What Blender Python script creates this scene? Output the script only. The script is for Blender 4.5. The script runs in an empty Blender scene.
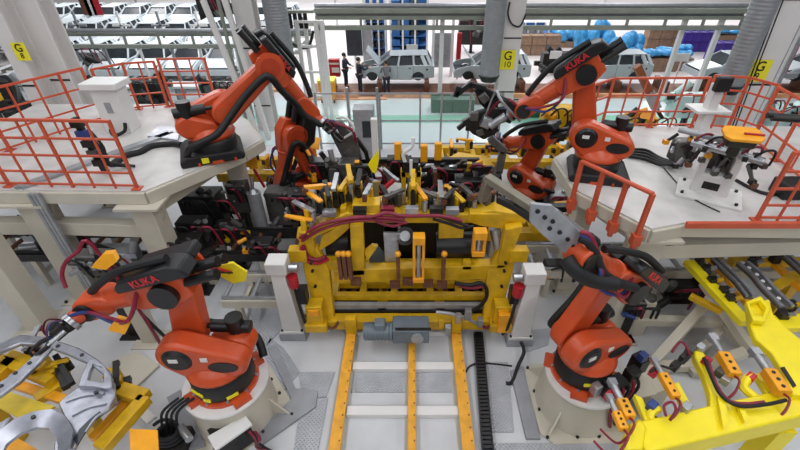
import bpy, bmesh, math, random
from mathutils import Vector, Matrix
random.seed(7)
C = bpy.context.scene.collection
PI = math.pi
R = math.radians
V = Vector

# ------------------------------------------------------------ camera model
FPX, TILT, CAM_H, CX, CY = 426.0, R(35.15), 7.0, 411.0, 225.0
ST, CT = math.sin(TILT), math.cos(TILT)

def at(px, py, z):
    """point of the place seen at a pixel, on the level z"""
    u = (px - CX) / FPX; v = (py - CY) / FPX
    t = (CAM_H - z) / (ST + v * CT)
    return V((t * u, t * (CT - v * ST), z))

def aty(px, py, y):
    """point of the place seen at a pixel, at the distance y"""
    u = (px - CX) / FPX; v = (py - CY) / FPX
    t = y / (CT - v * ST)
    return V((t * u, y, CAM_H - t * (ST + v * CT)))

# ------------------------------------------------------------ materials
def lin(c):
    c = c / 255.0
    return c / 12.92 if c <= 0.04045 else ((c + 0.055) / 1.055) ** 2.4

MATS = {}
def mat(name, rgb, rough=.5, metal=0.0, var=.12, scale=6.0, bump=0.0, spec=.5, kind='noise'):
    if name in MATS: return MATS[name]
    m = bpy.data.materials.new(name); m.use_nodes = True
    nt = m.node_tree; N = nt.nodes; L = nt.links
    b = N['Principled BSDF']
    tc = N.new('ShaderNodeTexCoord')
    nz = N.new('ShaderNodeTexNoise'); nz.inputs['Scale'].default_value = scale; nz.inputs['Detail'].default_value = 5
    L.new(tc.outputs['Object'], nz.inputs['Vector'])
    rp = N.new('ShaderNodeValToRGB')
    base = [lin(c) for c in rgb]
    lo = [max(0, c * (1 - var)) for c in base]; hi = [min(1, c * (1 + var)) for c in base]
    rp.color_ramp.elements[0].position = .3; rp.color_ramp.elements[1].position = .7
    rp.color_ramp.elements[0].color = (*lo, 1); rp.color_ramp.elements[1].color = (*hi, 1)
    L.new(nz.outputs['Fac'], rp.inputs['Fac'])
    L.new(rp.outputs['Color'], b.inputs['Base Color'])
    b.inputs['Roughness'].default_value = rough
    b.inputs['Metallic'].default_value = metal
    b.inputs['Specular IOR Level'].default_value = spec
    if bump:
        bp = N.new('ShaderNodeBump'); bp.inputs['Strength'].default_value = bump; bp.inputs['Distance'].default_value = .01
        if kind == 'tread':
            w1 = N.new('ShaderNodeTexWave'); w1.inputs['Scale'].default_value = 9; w1.bands_direction = 'DIAGONAL'
            mp = N.new('ShaderNodeMapping'); mp.inputs['Rotation'].default_value = (0, 0, R(90))
            w2 = N.new('ShaderNodeTexWave'); w2.inputs['Scale'].default_value = 9; w2.bands_direction = 'DIAGONAL'
            L.new(tc.outputs['Object'], w1.inputs['Vector']); L.new(tc.outputs['Object'], mp.inputs['Vector']); L.new(mp.outputs[0], w2.inputs['Vector'])
            mx = N.new('ShaderNodeMath'); mx.operation = 'MULTIPLY'
            L.new(w1.outputs['Fac'], mx.inputs[0]); L.new(w2.outputs['Fac'], mx.inputs[1])
            L.new(mx.outputs[0], bp.inputs['Height'])
            bp.inputs['Distance'].default_value = .03
        else:
            n2 = N.new('ShaderNodeTexNoise'); n2.inputs['Scale'].default_value = scale * 6
            L.new(tc.outputs['Object'], n2.inputs['Vector']); L.new(n2.outputs['Fac'], bp.inputs['Height'])
        L.new(bp.outputs['Normal'], b.inputs['Normal'])
    MATS[name] = m
    return m

def emis(name, rgb, strength):
    m = bpy.data.materials.new(name); m.use_nodes = True
    b = m.node_tree.nodes['Principled BSDF']
    c = [lin(x) for x in rgb]
    b.inputs['Base Color'].default_value = (*c, 1)
    b.inputs['Emission Color'].default_value = (*c, 1); b.inputs['Emission Strength'].default_value = strength
    return m

M = dict(
 floor=mat('epoxy_floor', (194, 195, 198), .38, var=.10, scale=1.3, bump=.05),
 aisle=mat('teal_aisle_floor', (200, 216, 217), .25, var=.05, scale=.6),
 far=mat('far_floor', (222, 214, 213), .35, var=.06, scale=.4),
 green_line=mat('green_floor_line', (128, 190, 165), .4, var=.06),
 deck=mat('deck_paint', (196, 193, 190), .45, var=.13, scale=2.2),
 beige=mat('beige_paint', (192, 185, 170), .45, var=.06, scale=2),
 white=mat('white_paint', (218, 216, 214), .45, var=.05, scale=1.5),
 column=mat('column_paint', (212, 208, 206), .5, var=.05, scale=1),
 orange=mat('robot_orange', (196, 76, 36), .36, var=.14, scale=3),
 rail=mat('railing_orange', (196, 84, 54), .45, var=.10, scale=3),
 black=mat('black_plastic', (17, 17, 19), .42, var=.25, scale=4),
 rubber=mat('black_rubber', (15, 15, 17), .6, var=.2, scale=10),
 dark=mat('dark_metal', (44, 42, 41), .42, .5, var=.35, scale=7),
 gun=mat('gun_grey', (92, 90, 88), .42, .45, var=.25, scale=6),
 brown=mat('rusty_copper', (112, 72, 52), .5, .4, var=.3, scale=9),
 steel=mat('bright_steel', (168, 170, 174), .3, .7, var=.18, scale=6),
 alu=mat('grey_aluminium', (158, 160, 164), .42, .35, var=.15, scale=5),
 sheet=mat('pressed_sheet', (166, 168, 178), .32, .7, var=.22, scale=5, bump=.1),
 whitecar=mat('white_car', (222, 230, 234), .35, .0, var=.03),
 silver=mat('silver_car', (178, 186, 190), .3, .25, var=.04, scale=2),
 yellow=mat('carriage_yellow', (204, 160, 14), .42, var=.2, scale=4),
 bright=mat('bright_yellow', (240, 219, 22), .38, var=.06, scale=3),
 amber=mat('amber_yellow', (232, 158, 22), .42, var=.12, scale=5),
 railtop=mat('rail_yellow', (226, 160, 42), .45, var=.16, scale=6),
 tread=mat('tread_plate', (172, 174, 180), .4, .3, var=.12, scale=3, bump=.45, kind='tread'),
 motor=mat('motor_grey', (108, 118, 126), .45, .2, var=.12, scale=5),
 red=mat('red_plastic', (176, 26, 40), .4, var=.15),
 magenta=mat('magenta_hose', (126, 22, 48), .45, var=.25, scale=10),
 blue_hose=mat('blue_hose', (40, 60, 120), .45, var=.2),
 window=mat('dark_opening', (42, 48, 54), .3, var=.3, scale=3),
 bluebin=mat('blue_bin', (38, 92, 150), .5, var=.35, scale=3),
 bluewrap=mat('blue_wrap', (64, 150, 206), .35, var=.35, scale=5, bump=.6),
 purple=mat('purple_bin', (66, 44, 140), .5, var=.2, scale=3),
 crate=mat('brown_crate', (138, 110, 88), .6, var=.2, scale=5),
 greenbin=mat('green_bin', (18, 84, 62), .5, var=.15, scale=4),
 pipe=mat('overhead_green_grey', (140, 144, 134), .5, var=.12, scale=1.5),
 duct=mat('galvanised_duct', (146, 148, 152), .4, .4, var=.1, scale=4),
 signyel=mat('sign_yellow', (236, 222, 40), .5, var=.03),
 strip=mat('orange_strip', (216, 158, 112), .5, var=.25, scale=3),
 skin=mat('skin', (196, 150, 122), .5, var=.05),
 navy=mat('navy_cloth', (30, 36, 52), .8, var=.2, scale=20),
 greycloth=mat('grey_cloth', (112, 114, 116), .8, var=.2, scale=20),
 hair=mat('black_hair', (18, 16, 16), .6, var=.2, scale=30),
 teal=mat('teal_panel', (190, 218, 214), .35, var=.04),
 wallm=mat('wall_panel', (226, 228, 230), .5, var=.04, scale=.3),
 tray=mat('tray_grey', (146, 147, 152), .45, .2, var=.12, scale=3),
 ink=mat('black_ink', (15, 15, 15), .5, var=0),
 redink=mat('red_ink', (190, 34, 40), .4, var=0),
 copper=mat('copper_tip', (176, 106, 62), .35, .7, var=.15),
)

def clear_panel(name, rgb, alpha):
    m = bpy.data.materials.new(name); m.use_nodes = True
    nt = m.node_tree; b = nt.nodes['Principled BSDF']
    b.inputs['Base Color'].default_value = (*[lin(c) for c in rgb], 1)
    b.inputs['Roughness'].default_value = .15
    b.inputs['Alpha'].default_value = alpha
    return m
M['acrylic'] = clear_panel('acrylic_panel', (214, 226, 224), .08)

# ------------------------------------------------------------ mesh building
def hull2(pts):
    pts = sorted(set((round(p[0], 5), round(p[1], 5)) for p in pts))
    def half(ps):
        h = []
        for p in ps:
            while len(h) >= 2 and (h[-1][0]-h[-2][0])*(p[1]-h[-2][1]) - (h[-1][1]-h[-2][1])*(p[0]-h[-2][0]) <= 0: h.pop()
            h.append(p)
        return h
    a = half(pts); b = half(pts[::-1])
    return a[:-1] + b[:-1]

def circ(x, z, r, n=20):
    return [(x + r*math.cos(2*PI*i/n), z + r*math.sin(2*PI*i/n)) for i in range(n)]

def frame_from(d, up=V((0, 0, 1))):
    d = V(d).normalized()
    s = up.cross(d)
    if s.length < 1e-4: s = V((1, 0, 0)).cross(d) if abs(d.x) < .9 else V((0, 1, 0)).cross(d)
    s.normalize(); u = d.cross(s)
    return d, s, u

def spline(pts, k=5):
    P = [V(p) for p in pts]
    if len(P) < 3: return P
    out = []
    for i in range(len(P)-1):
        p0 = P[max(i-1, 0)]; p1 = P[i]; p2 = P[i+1]; p3 = P[min(i+2, len(P)-1)]
        for j in range(k):
            t = j / k
            out.append(.5*((2*p1) + (p2-p0)*t + (2*p0-5*p1+4*p2-p3)*t*t + (3*p1-p0-3*p2+p3)*t**3))
    out.append(P[-1])
    return out

class MB:
    def __init__(s, X=None): s.v = []; s.f = []; s.X = X or Matrix()
    def add(s, vs, fs):
        n = len(s.v); s.v += [s.X @ V(v) for v in vs]; s.f += [tuple(i+n for i in f) for f in fs]; return s
    def box(s, c, sz, rot=None):
        c = V(c); hx, hy, hz = sz[0]/2, sz[1]/2, sz[2]/2
        vs = [V((x, y, z)) for z in (-hz, hz) for x, y in ((-hx, -hy), (hx, -hy), (hx, hy), (-hx, hy))]
        if rot is not None: vs = [rot @ v for v in vs]
        return s.add([v + c for v in vs], [(3,2,1,0), (4,5,6,7), (0,1,5,4), (1,2,6,5), (2,3,7,6), (3,0,4,7)])
    def bx(s, x0, x1, y0, y1, z0, z1):
        return s.box(((x0+x1)/2, (y0+y1)/2, (z0+z1)/2), (abs(x1-x0), abs(y1-y0), abs(z1-z0)))
    def bar(s, p0, p1, w, h=None, up=V((0, 0, 1))):
        h = h or w; p0 = V(p0); p1 = V(p1)
        d, a, u = frame_from(p1-p0, up)
        vs = [p + a*x*w/2 + u*y*h/2 for p in (p0, p1) for x, y in ((-1,-1), (1,-1), (1,1), (-1,1))]
        return s.add(vs, [(3,2,1,0), (4,5,6,7), (0,1,5,4), (1,2,6,5), (2,3,7,6), (3,0,4,7)])
    def cyl(s, p0, p1, r0, r1=None, n=14):
        r1 = r0 if r1 is None else r1; p0 = V(p0); p1 = V(p1)
        d, a, u = frame_from(p1-p0)
        vs = []
        for p, r in ((p0, r0), (p1, r1)):
            for i in range(n):
                t = 2*PI*i/n; vs.append(p + a*r*math.cos(t) + u*r*math.sin(t))
        fs = [(i, (i+1) % n, n+(i+1) % n, n+i) for i in range(n)] + [tuple(range(n))[::-1], tuple(range(n, 2*n))]
        return s.add(vs, fs)
    def tube(s, pts, r, n=8, smooth=True, k=5):
        P = spline(pts, k) if smooth else [V(p) for p in pts]
        vs = []; up = V((0, 0, 1)); m = len(P)
        for i, p in enumerate(P):
            d = P[min(i+1, m-1)] - P[max(i-1, 0)]
            if d.length < 1e-9: d = V((1, 0, 0))
            d, a, u = frame_from(d, up); up = u
            for j in range(n):
                t = 2*PI*j/n; vs.append(p + a*r*math.cos(t) + u*r*math.sin(t))
        fs = [(i*n+j, i*n+(j+1) % n, (i+1)*n+(j+1) % n, (i+1)*n+j) for i in range(m-1) for j in range(n)]
        fs += [tuple(range(n))[::-1], tuple(range((m-1)*n, m*n))]
        return s.add(vs, fs)
    def prism(s, poly, y0, y1, X=None):
        """polygon in the xz plane, extruded along y"""
        n = len(poly); X = X or Matrix()
        vs = [X @ V((p[0], y, p[1])) for y in (y0, y1) for p in poly]
        fs = [(i, (i+1) % n, n+(i+1) % n, n+i) for i in range(n)] + [tuple(range(n))[::-1], tuple(range(n, 2*n))]
        return s.add(vs, fs)
    def slab(s, poly, off):
        """polygon of 3-D points, thickened by the vector off"""
        n = len(poly); P = [V(p) for p in poly]; off = V(off)
        fs = [(i, (i+1) % n, n+(i+1) % n, n+i) for i in range(n)] + [tuple(range(n))[::-1], tuple(range(n, 2*n))]
        return s.add(P + [p + off for p in P], fs)
    def ring(s, outer, inner, off):
        """closed band between two loops of 3-D points of equal count"""
        n = len(outer); off = V(off); O = [V(p) for p in outer]; I = [V(p) for p in inner]
        vs = O + I + [p+off for p in O] + [p+off for p in I]; fs = []
        for i in range(n):
            j = (i+1) % n
            fs += [(i, j, n+j, n+i), (2*n+i, 3*n+i, 3*n+j, 2*n+j), (i, 2*n+i, 2*n+j, j), (n+i, n+j, 3*n+j, 3*n+i)]
        return s.add(vs, fs)
    def lathe(s, prof, c=(0, 0, 0), n=24):
        vs = []; c = V(c)
        for r, z in prof:
            for i in range(n):
                t = 2*PI*i/n; vs.append(c + V((r*math.cos(t), r*math.sin(t), z)))
        m = len(prof)
        fs = [(i*n+j, i*n+(j+1) % n, (i+1)*n+(j+1) % n, (i+1)*n+j) for i in range(m-1) for j in range(n)]
        fs += [tuple(range(n))[::-1], tuple(range((m-1)*n, m*n))]
        return s.add(vs, fs)
    def ball(s, c, r, n=12, m=8):
        r = r if isinstance(r, (tuple, list)) else (r, r, r); c = V(c); vs = []
        for i in range(1, m):
            p = PI*i/m
            for j in range(n):
                t = 2*PI*j/n; vs.append(c + V((r[0]*math.sin(p)*math.cos(t), r[1]*math.sin(p)*math.sin(t), r[2]*math.cos(p))))
        a = len(vs); vs += [c + V((0, 0, r[2])), c - V((0, 0, r[2]))]
        fs = [(i*n+j, (i+1)*n+j, (i+1)*n+(j+1) % n, i*n+(j+1) % n) for i in range(m-2) for j in range(n)]
        fs += [(a, j, (j+1) % n) for j in range(n)] + [(a+1, (m-2)*n+(j+1) % n, (m-2)*n+j) for j in range(n)]
        return s.add(vs, fs)
    def build(s, name, m, parent=None, smooth=35, bevel=0, label=None, kind=None):
        me = bpy.data.meshes.new(name)
        vs = s.v
        if parent is not None:
            inv = WORLD[parent.name].inverted(); vs = [inv @ v for v in vs]
        me.from_pydata([tuple(v) for v in vs], [], s.f); me.validate()
        bm = bmesh.new(); bm.from_mesh(me); bmesh.ops.recalc_face_normals(bm, faces=bm.faces); bm.to_mesh(me); bm.free()
        if smooth:
            me.polygons.foreach_set('use_smooth', [True]*len(me.polygons)); me.set_sharp_from_angle(angle=R(smooth))
        me.materials.append(M[m] if isinstance(m, str) else m)
        o = bpy.data.objects.new(name, me); C.objects.link(o)
        if parent is not None:
            o.parent = parent; WORLD[o.name] = WORLD[parent.name].copy()
        else: WORLD[o.name] = Matrix()
        if bevel:
            b = o.modifiers.new('bevel', 'BEVEL'); b.width = bevel; b.segments = 2; b.limit_method = 'ANGLE'; b.angle_limit = R(40)
        if label: o['label'] = label
        if kind: o['kind'] = kind
        return o

WORLD = {}
LABELS = {}
def tag(o, label, cat, group=None, kind=None):
    o['label'] = label; o['category'] = cat
    LABELS.setdefault(label, []).append(o.name)
    if group: o['group'] = group
    if kind: o['kind'] = kind
    return o

def thing(name, label, cat, loc=(0, 0, 0), rotz=0, group=None, s=1.0):
    o = bpy.data.objects.new(name, None); C.objects.link(o)
    o.empty_display_size = .2
    o.location = loc; o.rotation_euler = (0, 0, rotz); o.scale = (s, s, s)
    WORLD[o.name] = Matrix.Translation(V(loc)) @ Matrix.Rotation(rotz, 4, 'Z') @ Matrix.Scale(s, 4)
    return tag(o, label, cat, group)

def solo(mb, name, m, label, cat, group=None, bevel=0, smooth=35):
    """a thing of one mesh, its origin moved to the middle of its base"""
    vs = mb.v
    x = sum(v.x for v in vs)/len(vs); y = sum(v.y for v in vs)/len(vs); z = min(v.z for v in vs)
    o = mb.build(name, m, bevel=bevel, smooth=smooth)
    o.data.transform(Matrix.Translation(V((-x, -y, -z)))); o.location = (x, y, z)
    WORLD[o.name] = Matrix.Translation(V((x, y, z)))
    return tag(o, label, cat, group)

def struct(mb, name, m, smooth=30, label=None):
    o = mb.build(name, m, smooth=smooth); o['kind'] = 'structure'
    if label: o['label'] = label
    return o

KIDS = {}
def copy_tree(root, loc, rotz, label, cat=None, group=None, s=None):
    if root.name not in KIDS:
        KIDS[root.name] = [(c, [g for g in bpy.data.objects if g.parent == c]) for c in bpy.data.objects if c.parent == root]
    r = root.copy(); C.objects.link(r)
    r.location = loc; r.rotation_euler = (0, 0, rotz)
    if s: r.scale = (s, s, s)
    WORLD[r.name] = Matrix.Translation(V(loc)) @ Matrix.Rotation(rotz, 4, 'Z') @ Matrix.Scale(s or 1, 4)
    tag(r, label, cat or root['category'], group)
    for c, gs in KIDS[root.name]:
        k = c.copy(); C.objects.link(k); k.parent = r
        for g in gs:
            q = g.copy(); C.objects.link(q); q.parent = k
    return r

def lettering(text, size, loc, rot, m, parent, name='lettering', extrude=.002, bold=0.0):
    """raised letters; loc and rot are in the world"""
    cu = bpy.data.curves.new(name, 'FONT'); cu.body = text; cu.size = size; cu.extrude = extrude; cu.offset = bold
    cu.align_x = 'CENTER'; cu.align_y = 'CENTER'
    tmp = bpy.data.objects.new('tmp', cu); C.objects.link(tmp)
    bpy.context.view_layer.update()
    me = bpy.data.meshes.new_from_object(tmp.evaluated_get(bpy.context.evaluated_depsgraph_get()))
    bpy.data.objects.remove(tmp); bpy.data.curves.remove(cu)
    X = Matrix.Translation(V(loc)) @ rot.to_4x4()
    if parent is not None: X = WORLD[parent.name].inverted() @ X
    me.transform(X); me.materials.clear(); me.materials.append(M[m])
    o = bpy.data.objects.new(name, me); C.objects.link(o)
    if parent is not None: o.parent = parent; WORLD[o.name] = WORLD[parent.name].copy()
    return o

def basis(x, y):
    """rotation whose x and y axes follow the given directions"""
    x = V(x).normalized(); y = V(y); z = x.cross(y).normalized(); y = z.cross(x)
    return Matrix((x, y, z)).transposed()
# ============================================================ setting
struct(MB().bx(-60, 60, -4, 70, -.3, 0), 'floor', 'floor')
struct(MB().bx(-16, 30, 15.3, 20.6, 0, .006), 'floor_2', 'aisle', label='pale teal walkway floor')
struct(MB().bx(-60, 60, 23.2, 60, 0, .006), 'floor_3', 'far')
struct(MB().bx(-16, 30, 17.6, 18.5, .006, .012), 'trim_1', 'green_line', label='green painted line along the walkway')
struct(MB().bx(-60, 60, 60, 60.3, 0, 14), 'wall_back', 'wallm')

# overhead grey-green pipe bridges
def pipe_bridge(label, y, z, x0, x1, w, h, gap, posts, group=None):
    t = thing('pipe_bridge', label, 'pipe bridge', ((x0+x1)/2, y, 0))
    MB().bx(x0, x1, y-w/2, y+w/2, z, z+h*.34).build('upper_beam', 'pipe', t)
    MB().bx(x0, x1, y-w/2+.12, y+w/2, z+h*.34, z+h*.6).build('trough', 'duct', t)
    MB().bx(x0, x1, y-w/2-.05, y+w/2, z+h*.6, z+h).build('upper_beam', 'pipe', t)
    MB().bx(x0, x1, y-w/2-.1, y-w/2+.1, z-gap-.16, z-gap).build('lower_beam', 'pipe', t)
    x = x0+.3
    while x < x1:
        MB().bx(x-.05, x+.05, y-w/2-.04, y-w/2+.05, z-gap, z).build('hanger', 'pipe', t); x += 1.6
    MB().cyl((x0, y-.1, z+h+.1), (x1, y-.1, z+h+.1), .09, n=8).build('conduit', 'duct', t)
    for px in posts:
        MB().bx(px-.09, px+.09, y-.09, y+.09, 0, z).build('post', 'white', t)
    return t
pipe_bridge('broad grey-green overhead bridge above the row of silver cars', 19.8, 3.75, aty(316, 15, 19.8).x, aty(742, 15, 19.8).x, .5, .42, .22,
            [aty(322, 60, 19.8).x, aty(441, 60, 19.8).x, aty(672, 60, 19.8).x, aty(707, 60, 19.8).x])
pipe_bridge('thin grey-green overhead bridge above the rows of white car bodies', 21.5, 2.75, aty(52, 38, 21.5).x, aty(312, 38, 21.5).x, .3, .14, .35, [aty(60, 45, 21.5).x, aty(236, 45, 21.5).x])
pipe_bridge('wide pale overhead bridge farthest back above the white car bodies', 39, 3.0, aty(30, 10, 36).x, aty(335, 10, 36).x, 1.0, .6, .7, [aty(120, 20, 36).x, aty(330, 12, 36).x])
pipe_bridge('far overhead bridge crossing behind the purple bins', 33, 4.6, aty(560, 5, 33).x, aty(800, 10, 33).x+6, .5, .4, .6, [aty(600, 20, 33).x])

# steel columns, their signs and ducts
def column(n, label, x, y, w, d, h=13, rot=0):
    t = thing('column_%d' % n, label, 'column', (x, y, 0), rot); t['kind'] = 'structure'
    X = WORLD[t.name]
    for s in (-1, 1): MB(X).bx(-w/2, w/2, s*d/2-.03, s*d/2+.03, 0.05, h).build('flange', 'column', t)
    MB(X).bx(-.03, .03, -d/2, d/2, 0, h).build('web', 'column', t)
    b = MB(X)
    for k in range(int(h/2.2)): b.bx(-w/2+.02, w/2-.02, -d/2-.045, -d/2-.02, 1.0+k*2.2, 1.05+k*2.2)
    b.build('strap', 'dark', t)
    MB(X).bx(-w*.75, w*.75, -d*.75, d*.75, 0, .05).build('base_plate', 'column', t)
    return t
def sign(text, p, w, h, label, rotz=0):
    t = thing('column_sign', label, 'sign', p, rotz)
    X = WORLD[t.name]
    MB(X).bx(-w/2, w/2, -.012, .012, -h/2, h/2).build('plate', 'signyel', t)
    rot = Matrix.Rotation(rotz, 3, 'Z') @ Matrix.Rotation(R(90), 3, 'X')
    a, b = text
    lettering(a, h*.62, X @ V((0, -.02, h*.2)), rot, 'ink', t, bold=.004)
    lettering(b, h*.42, X @ V((0, -.02, -h*.24)), rot, 'ink', t, bold=.002)
def duct(label, p0, p1, r, n=2):
    t = thing('ventilation_duct', label, 'duct', (p0[0], p0[1], p0[2]))
    P0, P1 = V(p0), V(p1)
    prof = MB(); k = int((P1-P0).length/.1)
    for i in range(k):
        a = P0.lerp(P1, i/k); b = P0.lerp(P1, (i+.5)/k); c = P0.lerp(P1, (i+1)/k)
        prof.cyl(a, b, r, r*1.02, 16); prof.cyl(b, c, r*1.02, r, 16)
    prof.build('spiral_pipe', 'duct', t, smooth=60)
    MB().cyl(P0-V((0, 0, .25)), P0, r*.8, r*1.12, 16).build('outlet_collar', 'dark', t)
    for f in (.35, .7):
        q = P0.lerp(P1, f); MB().cyl(q, q+V((0, 0, .1)), r*1.1, n=16).build('clamp_band', 'black', t)
    return t

cxp = aty(509, 50, 19.0)
column(1, 'pale steel column behind the centre duct, carrying a yellow sign', cxp.x, 19.0, .75, .7)
p = aty(507.5, 60, 18.6); sign(('G', '10'), (p.x, 18.6, p.z), .62, .78, 'yellow G 10 sign on the pale column behind the centre duct')
p = aty(489, 75, 18.4); duct('grey spiral duct running down beside the column with the G 10 sign', (p.x, 18.4, p.z), (p.x, 18.4, 13), .4)
b = MB().tube([aty(510, 2, 18.55), aty(508, 14, 18.5), aty(512, 24, 18.5), aty(520, 26, 18.5), aty(526, 14, 18.55)], .035, 6)
solo(b, 'cable', 'rubber', 'black cable looping across the column with the G 10 sign', 'cable')

column(2, 'broad pale steel column at far left behind the railings', aty(60, 60, 13.2).x, 13.2, .62, .6)
column(3, 'slimmer pale steel column at the left edge holding the yellow sign', aty(20, 50, 12.6).x, 12.6, .44, .5)
p = aty(20, 52, 12.25); sign(('G', '8'), (p.x, 12.28, p.z), .36, .46, 'yellow G sign on the column at the left edge')
p = aty(32, 12, 12.5)
column(4, 'pale steel column standing behind the left platform robot', aty(254, 50, 17.2).x, 17.2, .7, .6)
p = aty(282, 50, 16.9); duct('grey spiral duct running down behind the left platform robot', (p.x, 16.9, 2.6), (p.x, 16.9, 13), .42)
column(5, 'pale steel column at the right with cables and a yellow sign', aty(758, 60, 12.8).x, 12.8, .8, .7)
p = aty(755, 71, 12.38); sign(('G', '9'), (p.x+.1, 12.38, p.z), .58, .6, 'yellow sign on the right column crossed by black cables')
p = aty(738, 60, 12.3); duct('large grey spiral duct in front of the right column', (p.x+.08, 12.3, aty(728, 84, 12.3).z), (p.x+.08, 12.3, 13), .31)
b = MB()
for dx in (0, .09): b.tube([aty(765, 20, 12.3)+V((dx-.1, 0, 4)), aty(757, 60, 12.3)+V((dx, 0, 0)), aty(742, 108, 12.3)+V((dx, 0, -1))], .018, 5)
solo(b, 'cable', 'rubber', 'pair of black cables running down the right column', 'cable')
# bundle of slim pipes right of the right column
for k, (px, m) in enumerate(((772, 'white'), (780, 'duct'), (787, 'white'), (795, 'duct'))):
    q = aty(px, 70, 13.6)
    solo(MB().cyl((q.x, 13.6+.12*k, 0), (q.x, 13.6+.12*k, 9), .055, n=8), 'riser_pipe', m,
         ['white riser pipe closest to the right column', 'grey riser pipe second from the right column', 'white riser pipe third from the right column', 'grey riser pipe at the right edge'][k], 'pipe')
q = aty(789, 55, 14.2)
solo(MB().bx(q.x-.12, q.x+.12, 14.1, 14.3, q.z-.55, q.z+.75).bx(q.x-.04, q.x+.04, 14.15, 14.25, 0, q.z-.55), 'fire_hose_cabinet', 'red', 'narrow red cabinet among the riser pipes at right', 'cabinet')
solo(MB().bx(q.x-.5, q.x+.7, 14.28, 14.45, q.z-.75, q.z-.6).bx(q.x-.05, q.x+.05, 14.3, 14.4, 0, q.z-.75), 'pipe_bracket', 'duct', 'grey bracket behind the riser pipes at right', 'bracket')

# leaning white struts of the left gantry
for k, (a, bb) in enumerate((((203, 0), (250, 92)), ((216, 0), (222, 60)))):
    A = aty(a[0], a[1], 15.6); B = aty(bb[0], bb[1], 15.6)
    if k == 1: B = aty(248, 88, 15.9); B = V((B.x+.4, 15.9, 0)); A = aty(222, -8, 15.9)
    solo(MB().bar(A, V((B.x, B.y, 0)) if k == 0 else B, .16), 'gantry_strut', 'white', ['long leaning white strut beside the left rear column', 'second white strut crossing the first by the left rear column'][k], 'strut')
for k, px in enumerate((232, 240)):
    q = aty(px, 60, 16.4)
    solo(MB().cyl((q.x, 16.4, 0), (q.x, 16.4, 7.5), .07, n=8), 'gantry_post', 'pipe', ['slim grey-green post left of the left rear column', 'slim grey-green post touching the left rear column'][k], 'post')

# white scaffold frame behind the left robot
t = thing('scaffold_frame', 'tall white scaffold frame behind the left robot arm', 'frame', aty(310, 110, 18)*1.0)
for px in (303, 311, 321, 327):
    q = aty(px, 70, 18.0 if px != 311 else 18.8)
    MB().bx(q.x-.07, q.x+.07, q.y-.07, q.y+.07, 0, 4.0).build('post', 'white', t)
for z in (1.0, 2.0, 3.0, 3.9):
    MB().bx(aty(303, 70, 18).x, aty(327, 70, 18).x, 17.95, 18.05, z, z+.09).build('crossbar', 'white', t)
t = thing('cable_basket', 'dark coil basket hanging by the white scaffold frame', 'basket', aty(293, 22, 18.2))
q = aty(294, 20, 18.2)
b = MB()
for k in range(6): b.cyl(q+V((-.55+k*.2, 0, -.3)), q+V((-.55+k*.2, 0, .25)), .08, n=8)
b.build('spring', 'dark', t)
MB().tube([q+V((-.6, 0, -.5)), q+V((-.1, -.1, -.9)), q+V((.4, 0, -1.0)), q+V((.7, 0, -.4))], .06, 6).build('arm', 'dark', t)
MB().bx(q.x-.8, q.x+.8, 18.1, 18.3, q.z+.25, q.z+.35).build('rail', 'pipe', t)
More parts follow.
